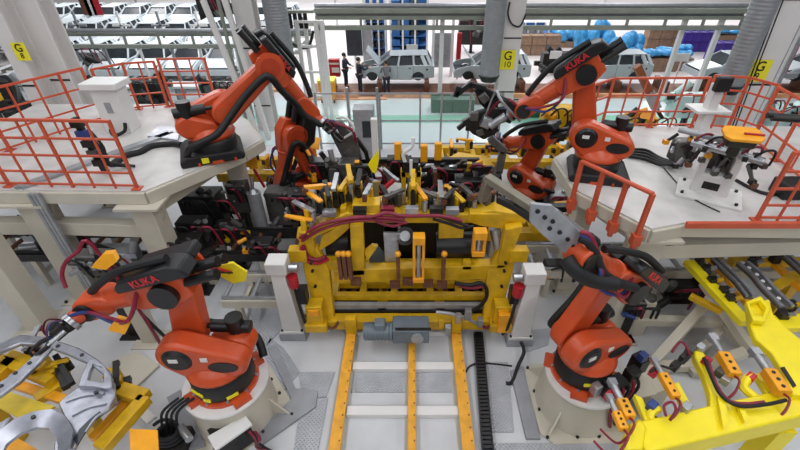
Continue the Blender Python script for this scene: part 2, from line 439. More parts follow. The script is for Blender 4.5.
# ============================================================ robots
A2 = (.33, .84)
def robot(label, loc, yaw, s, a, b, tool_px, tool_y, gun='plain', base_box=False, letters=True, motors=3):
    """six-axis welding robot; a, b are the angles of lower link and upper arm, tool_px the pixel its gun points to"""
    t = thing('welding_robot', label, 'robot', loc, yaw, 'orange welding robots', s)
    X = WORLD[t.name]
    E = (A2[0]+1.15*math.cos(a), A2[1]+1.15*math.sin(a))
    U = X @ Matrix.Translation(V((E[0], 0, E[1]))) @ Matrix.Rotation(-b, 4, 'Y')   # arm frame: x along the arm, z above it
    # base
    m = MB(X).cyl((0, 0, 0), (0, 0, .06), .47, n=28)
    for k in range(4):
        q = PI/4 + k*PI/2; m.box((.46*math.cos(q), .46*math.sin(q), .035), (.2, .24, .07), Matrix.Rotation(q, 3, 'Z'))
    m.build('base_flange', 'orange', t)
    m = MB(X).lathe([(.40, .06), (.43, .09), (.43, .33), (.40, .38)], n=28); br = m.build('base_ring', 'black', t)
    if base_box:
        m = MB(X)
        m.prism([(-.62, .0), (.46, .0), (.5, .08), (.42, .18), (-.5, .2), (-.62, .12)], -.46, .46); m.build('cable_box', 'rubber', t, bevel=.03)
        MB(X).box((-.2, -.47, .1), (.12, .02, .1)).build('sticker', 'signyel', t)
    else:
        for q, w in ((R(62), .22), (R(80), .1), (R(125), .16)):
            MB(X).box((.435*math.cos(q), .435*math.sin(q), .24 if w > .2 else .14), (.02, w, .05), Matrix.Rotation(q, 3, 'Z')).build('sticker', 'signyel', br)
    m = MB(X)
    for k in range(10):
        q = 2*PI*k/10+.1; m.cyl((.445*math.cos(q), .445*math.sin(q), .06), (.445*math.cos(q), .445*math.sin(q), .085), .022, n=6)
    m.build('bolt_ring', 'steel', t)
    # carousel
    m = MB(X).lathe([(.38, .38), (.44, .40), (.44, .46), (.38, .56), (.3, .62)], n=28)
    m.prism(hull2(circ(*A2, .29) + circ(-.34, .68, .2) + [(-.36, .46), (.34, .46)]), .0, .30)
    m.prism(hull2(circ(-.32, .68, .21) + circ(.0, .6, .16) + [(-.38, .46), (.1, .46)]), -.32, .02)
    ca = m.build('carousel', 'orange', t, bevel=.06)
    h = MB(X).cyl((A2[0], .29, A2[1]), (A2[0], .34, A2[1]), .21, .15, 20).build('hub_cover', 'black', ca)
    MB(X).box((A2[0]+.02, .345, A2[1]+.04), (.12, .012, .06)).build('plate', 'white', ca)
    m = MB(X).prism([( -.24+.20*math.cos(2*PI*i/20), .70+.10*math.sin(2*PI*i/20)) for i in range(20)], .29, .312); m.build('opening', 'black', ca)
    MB(X).box((-.03, .31, .86), (.09, .012, .07)).build('plate', 'white', ca)
    MB(X).cyl((-.3, -.2, .8), (-.3, -.2, 1.12), .12, n=14).build('axis_motor', 'black', ca)
    MB(X).cyl((-.5, -.2, .93), (.02, -.2, .95), .09, n=14).cyl((.02, -.2, .95), (.3, -.2, .95), .035).build('counterbalance', 'black', ca)
    if letters:
        lettering('KUKA', .10, X @ V((.0, .306, .52)), X.to_3x3().normalized() @ basis((-1, 0, 0), (0, 0, 1)), 'ink', ca, bold=.003)
    # lower link
    d = V((math.cos(a), 0, math.sin(a)))
    m = MB(X).prism(hull2(circ(*A2, .225) + circ(*E, .17)), -.32, -.06)
    lk = m.build('lower_link', 'orange', t, bevel=.04)
    e0 = V((A2[0], -.325, A2[1])); e1 = V((E[0], -.325, E[1]))
    MB(X).cyl(e0+V((0, -.03, 0)), e0, .16, n=18).build('pivot_cap', 'orange', lk)
    # upper arm
    m = MB(U).prism(hull2(circ(0, 0, .24) + circ(.36, .0, .17) + [(-.3, .17), (-.3, -.15)]), -.05, .22)
    m.prism(hull2(circ(0, 0, .2) + circ(.3, 0, .15)), -.3, -.05)
    m.cyl((.25, .04, 0), (1.0, .0, 0), .185, .14, 18)
    m.cyl((.42, .03, 0), (.46, .03, 0), .2, n=18)
    ua = m.build('upper_arm', 'orange', t, bevel=.03)
    MB(U).cyl((0, -.31, 0), (0, -.36, 0), .25, n=24).build('elbow_ring', 'orange', ua)
    MB(U).cyl((0, -.355, 0), (0, -.37, 0), .17, n=24).build('elbow_disc', mat('robot_orange_dark', (176, 58, 24), .4), ua)
    MB(U).cyl((0, .21, -.02), (0, .3, -.02), .17, n=20).build('elbow_hub', 'black', ua)
    for k in range(motors):
        y = -.12+.14*k; z = .02+.07*(k % 2)
        MB(U).cyl((-.28, y, z), (-.66, y, z), .062, n=10).cyl((-.66, y, z), (-.7, y, z), .068, n=10).build('arm_motor', 'black', ua)
    c1 = MB(U).prism([(-.5, .16), (-.46, .32), (-.3, .37), (.34, .35), (.44, .28), (.44, .2)], .02, .3).build('hose_casing', 'black', ua, bevel=.025)
    MB(U).prism([(-.42, .17), (-.4, .3), (.36, .3), (.42, .18)], -.3, -.04).build('hose_casing', 'black', ua, bevel=.025)
    MB(U).tube([(-.3, .16, .4), (.3, .16, .42), (.7, .1, .32), (1.0, .05, .2)], .05, 8).build('conduit', 'rubber', ua)
    if letters:
        lettering('KUKA', .15, U @ V((.02, .304, .27)), U.to_3x3().normalized() @ basis((-1, 0, 0), (0, 0, 1)), 'redink', ua, bold=.004)
        lettering('KUKA', .13, U @ V((.1, -.304, .24)), U.to_3x3().normalized() @ basis((1, 0, 0), (0, 0, 1)), 'redink', ua, bold=.004)
    # wrist
    W = U @ V((1.2, 0, 0))
    T = aty(tool_px[0], tool_px[1], tool_y)
    td = (T-W).normalized()
    sc = s
    m = MB(U).prism(hull2(circ(.95, 0, .15) + circ(1.2, 0, .165)), -.16, .16)
    wr = m.build('wrist', 'orange', t, bevel=.03)
    MB(U).cyl((1.2, .16, 0), (1.2, .19, 0), .13, n=16).build('wrist_cap', 'dark', wr)
    MB().cyl(W, W+td*.26*sc, .12*sc, .1*sc, 16).build('wrist_head', 'orange', wr)
    MB().cyl(W+td*.26*sc, W+td*.32*sc, .13*sc, n=16).build('tool_flange', 'steel', wr)
    # hose
    P = [X @ V(p) for p in ((-.5, -.3, .15), (-.35, -.5, .4), (.1, -.54, .58), (A2[0]+.05, -.46, A2[1]-.02))]
    P += [X @ V((A2[0]+d.x*.5, -.42, A2[1]+d.z*.5)), X @ V((E[0]-d.x*.2, -.44, E[1]-d.z*.2))]
    P += [U @ V((.1, -.46, -.1)), U @ V((.4, -.36, -.12)), U @ V((.8, -.24, -.1)), U @ V((1.1, -.2, -.12)), W + td*.3*sc + V((0, -.1, -.02))]
    MB().tube(P, .062*sc, 9, k=6).build('hose', 'rubber', t, smooth=60)
    for k, hm in enumerate(('blue_hose', 'magenta')):
        MB().tube([U @ V((.3, .2, .12)), U @ V((.5, .34+.05*k, -.12)), U @ V((.85, .26, -.2+.1*k)), U @ V((1.1, .2, .02)), W+td*.3*sc+V((0, 0, .1))], .024*sc, 6).build('cable', hm, t, smooth=60)
    return dict(t=t, W=W, td=td, X=X, U=U, T=T, s=s)

def gun_compact(r, size=1.0, color='gun', flag=None):
    """compact spot-welding gun along the tool direction: transformer, actuator, two jaws with tips"""
    t = r['t']; s = size*r['s']
    x = r['td']; rot = basis(x, V((0, 0, 1)).cross(x) if abs(x.z) < .95 else V((0, 1, 0)))
    G = Matrix.Translation(r['W'] + x*.32*r['s']) @ rot.to_4x4() @ Matrix.Scale(s, 4)
    g = MB(G).box((.04, 0, 0), (.08, .3, .3)).bx(.08, .5, -.12, .14, -.16, .12).build('welding_gun', color, t, bevel=.02)
    MB(G).bx(.12, .42, -.16, .17, .13, .26).build('transformer', 'dark', g)
    MB(G).cyl((.2, .2, .05), (.62, .2, .05), .07).cyl((.62, .2, .05), (.7, .2, .05), .04).build('actuator', 'steel', g)
    for sg in (1, -1):
        poly = [(.42, -.02*sg), (.52, .1*sg), (.74, .22*sg), (.98, .2*sg), (1.06, .1*sg), (1.02, .07*sg), (.94, .13*sg), (.76, .13*sg), (.6, .02*sg)]
        MB(G @ Matrix.Rotation(R(90), 4, 'X')).prism([(p[0], p[1]) for p in poly], -.05, .05).build('jaw', 'dark', g)
        MB(G).cyl((1.03, .1*sg, 0), (1.03, .02*sg, 0), .025, n=8).build('electrode', 'copper', g)
    for k, hm in enumerate(('magenta', 'rubber', 'magenta', 'blue_hose')):
        MB(G).tube([(.05, -.16+.05*k, .2), (.25, -.26+.1*k, .38+.05*(k % 2)), (.5, -.2+.1*k, .26), (.56, -.05+.05*k, .06)], .018, 6).build('cable', hm, g, smooth=60)
    for k in range(3):
        MB(G).bx(.14+.12*k, .22+.12*k, -.2, -.12, -.1+.05*k, .06+.03*k).build('valve', 'steel' if k != 1 else 'dark', g)
    return g

def plate_between(px, y, thick, name, m, parent, bevel=0):
    """solid plate whose outline stands upright at the distance y"""
    return MB().slab([aty(p[0], p[1], y) for p in px], (0, thick, 0)).build(name, m, parent, bevel=bevel)

# ---- left front robot on its pedestal
def pedestal(label, loc, rotz, r0, r1, h, plate, gussets=True):
    t = thing('robot_pedestal', label, 'pedestal', loc, rotz, 'white robot pedestals')
    X = WORLD[t.name]
    m = MB(X); c = plate*.5; k = plate*.12
    m.slab([(-c+k, -c, 0), (c-k, -c, 0), (c, -c+k, 0), (c, c-k, 0), (c-k, c, 0), (-c+k, c, 0), (-c, c-k, 0), (-c, -c+k, 0)], (0, 0, .04))
    m.build('base_plate', 'beige', t, bevel=.008)
    MB(X).lathe([(r0, .04), (r1, h-.06)], n=36).build('drum', 'beige', t)
    MB(X).lathe([(r1+.05, h-.06), (r1+.06, h-.03), (r1+.05, h)], n=36).build('top_ring', 'white', t)
    if gussets:
        for q in (0, 90, 180, 270):
            Q = X @ Matrix.Rotation(R(q+45), 4, 'Z')
            MB(Q).prism([(r0-.06, .04), (plate*.6, .04), (r1-.02, h*.6)], -.015, .015).build('gusset', 'beige', t)
    for ix in (-1, 0, 1):
        for iy in (-1, 0, 1):
            if ix or iy:
                for e in ((0,) if ix and iy else (-.18, .18)):
                    x = ix*(c-.1) + (e if not ix else 0); y = iy*(c-.1) + (e if not iy else 0)
                    MB(X).cyl((x, y, .04), (x, y, .075), .028, n=6).build('bolt', 'dark', t)
    return t
pedestal('white drum pedestal bolted down under the left front robot', (-3.05, 4.28, 0), R(38), .68, .62, .86, 1.6)
r1 = robot('orange robot on the left drum pedestal, arm stretched left over the car side frame', (-3.05, 4.28, .86), R(180), 1.12, R(99), R(-19), (66, 326), 3.95)
gun_compact(r1, .42, 'dark')
q = aty(232, 274, 4.9)
mk = MB().slab([q+V(p) for p in ((-.22, 0, .16), (.05, .02, .2), (.22, .03, 0), (.17, .02, -.16), (-.03, 0, -.2), (-.2, 0, -.04))], (0, .03, .012)).build('flag_plate', 'bright', r1['t'])
MB().bar(q+V((-.28, -.02, .16)), q+V((0, -.02, .04)), .04).build('bar', 'red', mk)
MB().bar(q+V((0, .03, 0)), r1['U'] @ V((-.4, .1, .1)), .03).build('flag_arm', 'dark', r1['t'])
q = aty(100, 262, 4.35); MB().slab([q+V(p) for p in ((-.16, 0, -.1), (.02, .08, .06), (.16, .08, .08), (.2, .03, -.02), (.02, 0, -.14))], (.02, .05, .03)).build('cover_plate', 'amber', r1['t'])
q = aty(118, 328, 3.9); MB().slab([q+V(p) for p in ((-.16, 0, -.05), (.0, .05, .13), (.16, .05, .05), (.04, 0, -.13))], (.02, .04, .03)).build('cover_plate', 'amber', r1['t'])
b = MB()
for k in range(4): b.tube([r1['X'] @ V((.3+.07*k, .36, .1)), r1['X'] @ V((.5+.07*k, .5, -.02)), r1['X'] @ V((.62+.07*k, .52, -.4)), r1['X'] @ V((.8, .5+.1*k, -.7))], .022, 6)
b.build('feed_hoses', 'rubber', r1['t'])

# ---- right front robot
pedestal('white drum pedestal bolted down under the right front robot', (2.93, 4.44, 0), R(1), .7, .58, .8, 1.56)
r2 = robot('orange robot on the right drum pedestal, reaching over the yellow carriage', (2.88, 4.5, .8), R(204), 1.07, R(117), R(39), (556, 232), 5.2)
t = r2['t']; yw = r2['W'].y
g = plate_between([(531, 204), (552, 206), (584, 236), (583, 252), (570, 257), (544, 236), (530, 222)], yw+.25, .05, 'welding_gun', 'alu', t)
plate_between([(531, 204), (552, 206), (584, 236), (583, 252), (570, 257), (544, 236), (530, 222)], yw+.02, .04, 'side_plate', 'alu', g)
m = MB()
for px in ((538, 212), (545, 218), (553, 222), (550, 229), (560, 233), (568, 240), (574, 247)):
    p = aty(px[0], px[1], yw+.0); m.cyl(p, p+V((0, .03, 0)), .028, n=10)
m.build('bolt_hole', 'black', g)
p0 = aty(552, 214, yw+.15); p1 = aty(586, 240, yw+.15)
MB().cyl(p0, p1, .09).build('actuator', 'steel', g)
MB().cyl(p1, p1+(p1-p0)*.2, .12).build('servo', 'dark', g)
yg = yw+.35
def rod(px, y, w, name, m, parent, h=None):
    P = [aty(p[0], p[1], y + (p[2] if len(p) > 2 else 0)) for p in px]
    b = MB()
    for i in range(len(P)-1): b.bar(P[i], P[i+1] + (P[i+1]-P[i]).normalized()*w*.35, w, h or w)
    return b.build(name, m, parent, bevel=.01)
rod([(534, 208), (512, 194, .3), (489, 179, .6), (483, 198, .7)], yg, .13, 'upper_jaw', mat('jaw_bronze', (128, 122, 108), .4, .4), g, .1)
rod([(534, 220), (515, 207, .2), (500, 200, .4)], yg, .09, 'lower_jaw', 'dark', g)
rod([(593, 256), (575, 246)], yw+.08, .16, 'bracket', 'gun', g)
for k, hm in enumerate(('rubber', 'blue_hose', 'magenta')):
    MB().tube([aty(580, 238-3*k, yw-.05), aty(592, 246-4*k, yw-.1), aty(606, 276, yw-.15), aty(636-8*k, 288, yw-.1)], .03 if k else .06, 7).build('cable', hm, g, smooth=60)
for k, (x, y, z, sx, sy, sz, mm) in enumerate(((.1, .56, .1, .34, .2, .3, 'black'), (-.25, .55, .12, .2, .16, .36, 'dark'), (-.5, .45, .2, .2, .2, .3, 'black'), (.38, .5, .14, .12, .12, .2, 'steel'), (-.42, .5, .45, .12, .1, .14, 'blue_hose'))):
    MB(r2['X']).box((x-.2, y-.05, z+.1), (sx, sy, sz)).build('connector_box', mm, t, bevel=.01)
for k in range(4): MB(r2['X']).tube([(-.5+.1*k, .52, .3), (-.45+.1*k, .66, .2), (-.3+.1*k, .68, -.1), (-.4+.1*k, .72, -.55)], .026, 6).build('cable', ('rubber', 'magenta')[k % 2], t, smooth=60)
# dark umbilical along the arm to the black hose box at the back
p = aty(668, 294, r2['U'].translation.y-.1)
m = MB().tube([aty(566, 258, yw-.1), aty(575, 270, yw-.2), aty(592, 280, yw-.22), aty(615, 284, yw-.2)], .1, 10); m.build('hose', 'rubber', t, smooth=60)

# ---- left platform robot
r3 = robot('orange robot on the left platform, arm folded down toward the centre', (-4.26, 8.55, 2.9), R(24), 1.14, R(38), R(-57), (352, 150), 9.2, base_box=True)
t = r3['t']; yw = r3['W'].y
g = gun_compact(r3, .5, 'gun')
plate_between([(326, 126), (340, 121), (356, 140), (362, 160), (352, 168), (342, 158)], yw+.1, .16, 'side_plate', 'gun', g, .02)
rod([(346, 150), (362, 168, .1), (374, 190, .2), (378, 202, .2)], yw+.15, .17, 'lower_jaw', 'gun', g)
rod([(356, 138), (366, 152), (372, 176)], yw+.3, .1, 'upper_jaw', 'dark', g)
MB().tube([aty(322, 118, yw), aty(338, 124, yw-.1), aty(352, 130, yw-.1), aty(356, 142, yw)], .035, 6).build('cable', 'magenta', g)
MB().tube([aty(336, 118, yw), aty(346, 118, yw-.1), aty(354, 130, yw-.1), aty(344, 138, yw)], .03, 6).build('cable', 'white', g)

# ---- right platform robot
r4 = robot('orange robot on the right platform, arm stretched left over the fixture', (3.66, 7.62, 2.9), R(166), 1.02, R(77), R(-40), (496, 122), 8.4, base_box=True)
t = r4['t']; yw = r4['W'].y
g = gun_compact(r4, .5, 'dark')
plate_between([(462, 122), (478, 112), (496, 108), (502, 118), (496, 134), (484, 140), (472, 134)], yw+.3, .14, 'side_plate', 'dark', g, .02)
plate_between([(474, 90), (486, 88), (500, 95), (498, 108), (488, 112), (480, 104)], yw+.6, .12, 'transformer', 'dark', g, .02)
rod([(490, 138), (503, 150), (499, 170), (489, 188), (487, 200)], yw+.36, .15, 'lower_jaw', 'gun', g)
rod([(478, 118), (464, 124), (459, 128)], yw+.36, .09, 'upper_jaw', 'dark', g)
rod([(459, 86), (456, 95), (470, 84), (484, 88)], yw+.6, .1, 'yoke', 'black', g)
for k, hm in enumerate(('magenta', 'rubber', 'rubber', 'alu')):
    MB().tube([aty(520, 112+3*k, yw), aty(510-3*k, 100, yw-.1), aty(496, 104-4*k, yw+.2), aty(486, 116, yw+.3)], .03, 6).build('cable', hm, g, smooth=60)

for k, (px, py, w, mm) in enumerate(((474, 116, .16, 'gun'), (486, 122, .2, 'steel'), (494, 130, .14, 'black'), (480, 132, .14, 'gun'), (502, 112, .18, 'dark'), (508, 118, .16, 'black'), (484, 98, .16, 'gun'), (494, 102, .12, 'steel'), (468, 128, .1, 'dark'))):
    MB().box(aty(px, py, yw+.2+.04*k), (w, w*.8, w*1.1), Matrix.Rotation(.4*k, 3, 'Y')).build('gun_block', mm, g, bevel=.015)
MB().cyl(aty(490, 126, yw+.15), aty(506, 116, yw+.1), .08).build('actuator', 'steel', g)
# ---- rear low robots
r5 = robot('orange robot low behind the left platform robot, between platform and fixture', (-3.07, 10.27, .42), R(42), 1.17, R(109), R(-108), (262, 200), 11.2, letters=False)
g = gun_compact(r5, .8, 'dark')
MB(r5['U']).prism([(-.6, .1), (-.5, .42), (.1, .46), (.35, .2), (.3, .1)], -.36, .3).build('hose_box', 'black', r5['t'], bevel=.03)
r6 = robot('orange robot low behind the right platform, seen under the raised arm', (3.37, 10.36, .42), R(140), 1.08, R(109), R(-25), (488, 150), 9.6, letters=False)
gun_compact(r6, .8, 'dark')
for (lbl, loc) in (('white block under the low robot behind the left platform', (-3.07, 10.27)), ('white block under the low robot behind the right platform', (3.37, 10.36))):
    t = thing('robot_plinth', lbl, 'plinth', (*loc, 0))
    MB().lathe([(.5, .04), (.5, .42)], (*loc, 0), 24).build('drum', 'beige', t)
    MB().bx(loc[0]-.65, loc[0]+.65, loc[1]-.65, loc[1]+.65, 0, .04).build('base_plate', 'beige', t)

# ============================================================ platforms
DZ = 2.9
def platform(label, poly, legs, beams, th=.24):
    cx = sum(p[0] for p in poly)/len(poly); cy = sum(p[1] for p in poly)/len(poly)
    t = thing('robot_platform', label, 'platform', (cx, cy, 0))
    MB().slab([(x, y, DZ-.03) for x, y in poly], (0, 0, .03)).build('deck', 'deck', t)
    f = MB(); n = len(poly)
    for i in range(n):
        a, b_ = V((*poly[i], DZ-.03-th/2)), V((*poly[(i+1) % n], DZ-.03-th/2)); f.bar(a, b_, .12, th)
    f.build('edge_beam', 'beige', t, bevel=.01)
    for (a, b_, w, h) in beams: MB().bar(a, b_, w, h).build('beam', 'beige', t, bevel=.01)
    for (x, y, w, top) in legs:
        l = MB().bx(x-w/2, x+w/2, y-w/2, y+w/2, .04, top).build('leg', 'beige', t, bevel=.015)
        MB().bx(x-w*.9, x+w*.9, y-w*.9, y+w*.9, 0, .04).build('foot_plate', 'beige', l)
        MB().bx(x-w*.95, x+w*.95, y-w*.8, y+w*.8, top, top+.05).build('head_plate', 'beige', l)
        for s_ in (-1, 1): MB().prism([(s_*w/2, top), (s_*w*.92, top), (s_*w/2, top-.45)], -.03, .03, Matrix.Translation(V((x, y, 0)))).build('gusset', 'beige', l)
        k = MB()
        for sx in (-1, 1):
            for sy in (-1, 1): k.cyl((x+sx*w*.72, y+sy*w*.72, .04), (x+sx*w*.72, y+sy*w*.72, .09), .035, n=6)
        k.build('bolt_ring', 'dark', l)
    return t
z0 = DZ-.27-.05
L1 = at(24, 206, z0); L2 = at(138, 209, z0)
polyL = [(-10.5, 7.02), (-5.03, 6.94), (-3.74, 8.72), (-3.5, 9.3), (-4.3, 10.6), (-5.5, 11.7), (-10.5, 11.7)]
plL = platform('white-topped steel platform on beige legs at the left', polyL,
    [(L1.x, L1.y+.25, .44, z0), (L2.x, L2.y+.25, .44, z0), (-4.35, 9.5, .36, z0), (-9.0, 11.2, .4, z0)],
    [((L1.x, L1.y+.25, 1.95), (L2.x, L2.y+.25, 1.95), .26, .3), ((L2.x, L2.y+.25, 2.4), (-4.35, 9.5, 2.4), .2, .3), ((L1.x-3, L1.y+.25, 1.95), (L1.x, L1.y+.25, 1.95), .26, .3)])
q = at(-8, 225, 2.4)
t = thing('support_column', 'beige column at the left edge in front of the platform legs', 'column', (q.x, q.y-.3, 0))
MB().bx(q.x-.2, q.x+.2, q.y-.5, q.y-.1, .04, 2.5).build('post', 'beige', t, bevel=.015)
MB().bx(q.x-.4, q.x+.4, q.y-.7, q.y+.1, 0, .04).build('foot_plate', 'beige', t)
MB().bx(q.x-2.5, q.x, q.y-.4, q.y-.2, 1.0, 1.25).build('arm', 'beige', t)
polyR = [(3.12, 8.35), (3.14, 6.97), (3.98, 5.72), (4.62, 5.9), (10.5, 5.8), (10.5, 10.1), (5.0, 10.1)]
K1 = at(652, 244, z0); K2 = at(588, 205, z0)
plR = platform('white-topped steel platform on beige legs at the right', polyR,
    [(K1.x+.1, K1.y+.35, .46, z0), (K2.x+.15, K2.y+.5, .36, z0), (9.2, 6.3, .46, z0), (8.5, 9.6, .4, z0)],
    [((K1.x+.1, K1.y+.35, 2.2), (9.2, 6.3, 2.2), .26, .3), ((K2.x+.15, K2.y+.5, 2.4), (K1.x+.1, K1.y+.35, 2.4), .2, .26)])

# ============================================================ railings
def railing(label, pts, h, rows, step, r=.021, z=DZ, lean=None, toe=False):
    P = [V((p[0], p[1], z)) for p in pts]
    t = thing('railing', label, 'railing', (P[0].x, P[0].y, z), 0, 'orange platform railings')
    up = V((0, 0, h))
    for k in range(rows):
        u = up * ((k+ (0 if rows > 2 else 1)) / (rows-1 if rows > 2 else rows)) + (V((0, 0, .07)) if k == 0 and rows > 2 else V((0, 0, 0)))
        w = r*2.3 if k == rows-1 else r*1.7
        b = MB()
        for i in range(len(P)-1):
            d = (P[i+1]-P[i]).normalized()*r
            b.bar(P[i]+u-d, P[i+1]+u+d, w)
        b.build('rail', 'rail', t)
    for i in range(len(P)):
        MB().bar(P[i], P[i]+up, r*2.4, up=V((0, 1, 0))).box(P[i]+V((0, 0, .012)), (.16, .16, .024)).build('post', 'rail', t)
    for i in range(len(P)-1):
        n = max(1, round((P[i+1]-P[i]).length/step))
        for j in range(1, n):
            p = P[i].lerp(P[i+1], j/n); big = j % 3 == 0
            MB().bar(p, p+up, r*(2.2 if big else 1.5), up=V((0, 1, 0))).build('bar', 'rail', t)
    return t
railing('orange grid railing along the front edge of the left platform', [(-10.3, 7.15), (-7.7, 7.12), (-5.2, 7.02)], 1.34, 5, .42)
railing('orange grid railing standing crosswise on the left platform', [(-9.6, 7.5), (-8.9, 8.7), (-7.9, 10.5)], 1.3, 4, .5)
railing('orange railing at the back left corner of the left platform', [(-7.85, 10.75), (-7.4, 11.3), (-6.7, 11.5)], 1.2, 4, .4)
railing('orange grid railing along the back edge of the left platform', [(-6.6, 11.55), (-5.4, 11.6)], 1.25, 5, .36)
railing('orange railing behind the right platform robot', [(3.8, 9.3), (4.7, 10.0), (5.9, 10.05), (6.95, 10.05)], 1.2, 4, .48)
railing('orange grid railing at the back right of the right platform', [(7.05, 10.05), (7.75, 9.9), (8.0, 9.3)], 1.25, 5, .3)
railing('orange railing along the right side of the right platform', [(7.9, 9.2), (7.75, 8.2), (7.6, 7.2)], 1.25, 4, .5)
railing('orange railing at the front right of the right platform', [(5.85, 5.95), (6.9, 5.93), (8.2, 5.93)], 1.25, 5, .42)
# railing hung on the slanted edge
t = thing('railing', 'low orange railing on the slanted front edge of the right platform', 'railing', (3.55, 6.3, 2.6), 0, 'orange platform railings')
e0, e1 = V((3.0, 6.95, 2.45)), V((3.86, 5.66, 2.45))
for k in range(4):
    p = e0.lerp(e1, .06+k*.29); q = p+V((0, 0, 1.1))
    MB().bar(p, q, .07, up=V((0, 1, 0))).build('post', 'rail', t)
    MB().bx(p.x-.07, p.x+.07, p.y-.07, p.y+.07, 2.55, 2.75).build('bracket', 'rail', t)
MB().tube([e0.lerp(e1, .06)+V((0, 0, 1.1)), e0.lerp(e1, .93)+V((0, 0, 1.1))], .04, 8).build('rail', 'rail', t)
solo(MB().bx(4.55, 10.4, 5.72, 5.79, DZ, DZ+.1), 'toe_board', 'rail', 'orange toe board along the front edge of the right platform', 'toe board')
# ============================================================ floor rails of the carriage
def floor_rail(label, x, y0, y1, w):
    t = thing('floor_rail', label, 'rail', (x, y0, 0), 0, 'yellow carriage rails')
    MB().bx(x-w*.35, x+w*.35, y0, y1, 0, .14).build('web', 'beige', t)
    MB().bx(x-w/2-.05, x+w/2+.02, y0, y1, .0, .03).build('foot', 'beige', t)
    MB().bx(x-w/2, x+w/2, y0, y1, .14, .19).build('head', 'railtop', t, bevel=.006)
    b = MB(); y = y0+.1
    while y < y1: b.cyl((x+w*.32, y, .19), (x+w*.32, y, .2), .014, n=6); y += .22
    b.build('bolt_row', 'brown', t)
floor_rail('left of the three yellow floor rails running under the carriage', -1.22, 2.2, 9.6, .19)
floor_rail('middle and slimmest of the three yellow floor rails under the carriage', .015, 2.2, 9.6, .13)
floor_rail('right of the three yellow floor rails running under the carriage', .92, 2.2, 9.6, .2)
names = ['nearest to the camera', 'in front of the tread plate', 'just in front of the grey motors', 'under the carriage front']
for k, y in enumerate((2.9, 4.2, 5.12, 6.0)):
    solo(MB().bx(-1.12, .84, y-.085, y+.085, 0, .11), 'cross_tie', 'white', 'whitish tie beam between the yellow rails, ' + names[k], 'tie beam', 'tie beams between the yellow rails', bevel=.008)
# tread plates
def tread(pts, label):
    P = [at(px, py, .02) for px, py in pts]
    solo(MB().slab([(p.x, p.y, .008) for p in P], (0, 0, .016)), 'tread_plate', 'tread', label, 'floor plate', 'tread plates on the floor', smooth=0)
tread([(350, 362), (456, 362), (458, 392), (347, 392)], 'tread plate lying between the yellow rails')
tread([(298, 372), (335, 372), (326, 397), (302, 397)], 'square tread plate left of the left yellow rail')
tread([(302, 398), (328, 398), (318, 450), (292, 460)], 'long tread plate strip at the bottom left of the yellow rails')
tread([(270, 338), (284, 348), (300, 372), (285, 390), (262, 358)], 'slanted tread plate beside the left drum pedestal')
tread([(250, 295), (278, 280), (280, 330), (262, 352), (243, 345)], 'tread plate walkway behind the left drum pedestal')
tread([(484, 362), (508, 362), (514, 432), (492, 432)], 'tread plate strip right of the cable chain')
tread([(494, 443), (640, 443), (650, 475), (496, 475)], 'tread plate strip at the bottom in front of the right drum pedestal')
tread([(530, 330), (552, 328), (548, 345), (526, 352)], 'small tread plate behind the right drum pedestal')
# dark plinth strips beside the pedestals
solo(MB().slab([at(268, 350, .01), at(276, 346, .01), at(296, 390, .01), at(318, 392, .01), at(316, 408, .01), at(262, 446, .01), at(252, 440, .01), at(292, 400, .01)], (0, 0, .05)), 'cable_tray', 'tray', 'flat grey cable tray around the left drum pedestal', 'cable tray')
solo(MB().slab([at(510, 372, .01), at(523, 368, .01), at(540, 440, .01), at(526, 440, .01)], (0, 0, .05)), 'cable_tray', 'tray', 'flat grey cable tray along the left side of the right drum pedestal', 'cable tray')
solo(MB().slab([at(168, 400, .01), at(182, 392, .01), at(206, 448, .01), at(190, 452, .01)], (0, 0, .08)), 'cable_tray', 'tray', 'flat grey cable tray left of the left drum pedestal', 'cable tray')
# cable chain
t = thing('cable_chain', 'black energy chain lying right of the yellow rails', 'cable chain', at(484, 400, 0))
a, b_ = at(478, 335, .05), at(488, 458, .05)
MB().bar(a, b_, .17, .03).build('trough', 'alu', t)
m = MB(); n = 34
for k in range(n):
    p = a.lerp(b_, k/n); m.box(p+V((0, 0, .04)), (.14, .05, .06))
m.build('links', 'black', t)
m = MB()
for s_ in (-.085, .085): m.bar(a+V((s_, 0, .04)), b_+V((s_, 0, .04)), .02, .09)
m.build('side_strip', 'dark', t)
solo(MB().tube([at(521, 342, .3), at(524, 352, .25), at(518, 366, .08), at(512, 382, .04), at(506, 383, .04)], .035, 8), 'loose_cable', 'rubber', 'black loose cable end on the floor left of the right pedestal', 'cable')
solo(MB().tube([at(466, 372, .03), at(470, 366, .03), at(482, 363, .03), at(512, 366, .03)], .018, 6), 'loose_cable', 'dark', 'thin dark cable on the floor beside the cable chain', 'cable')

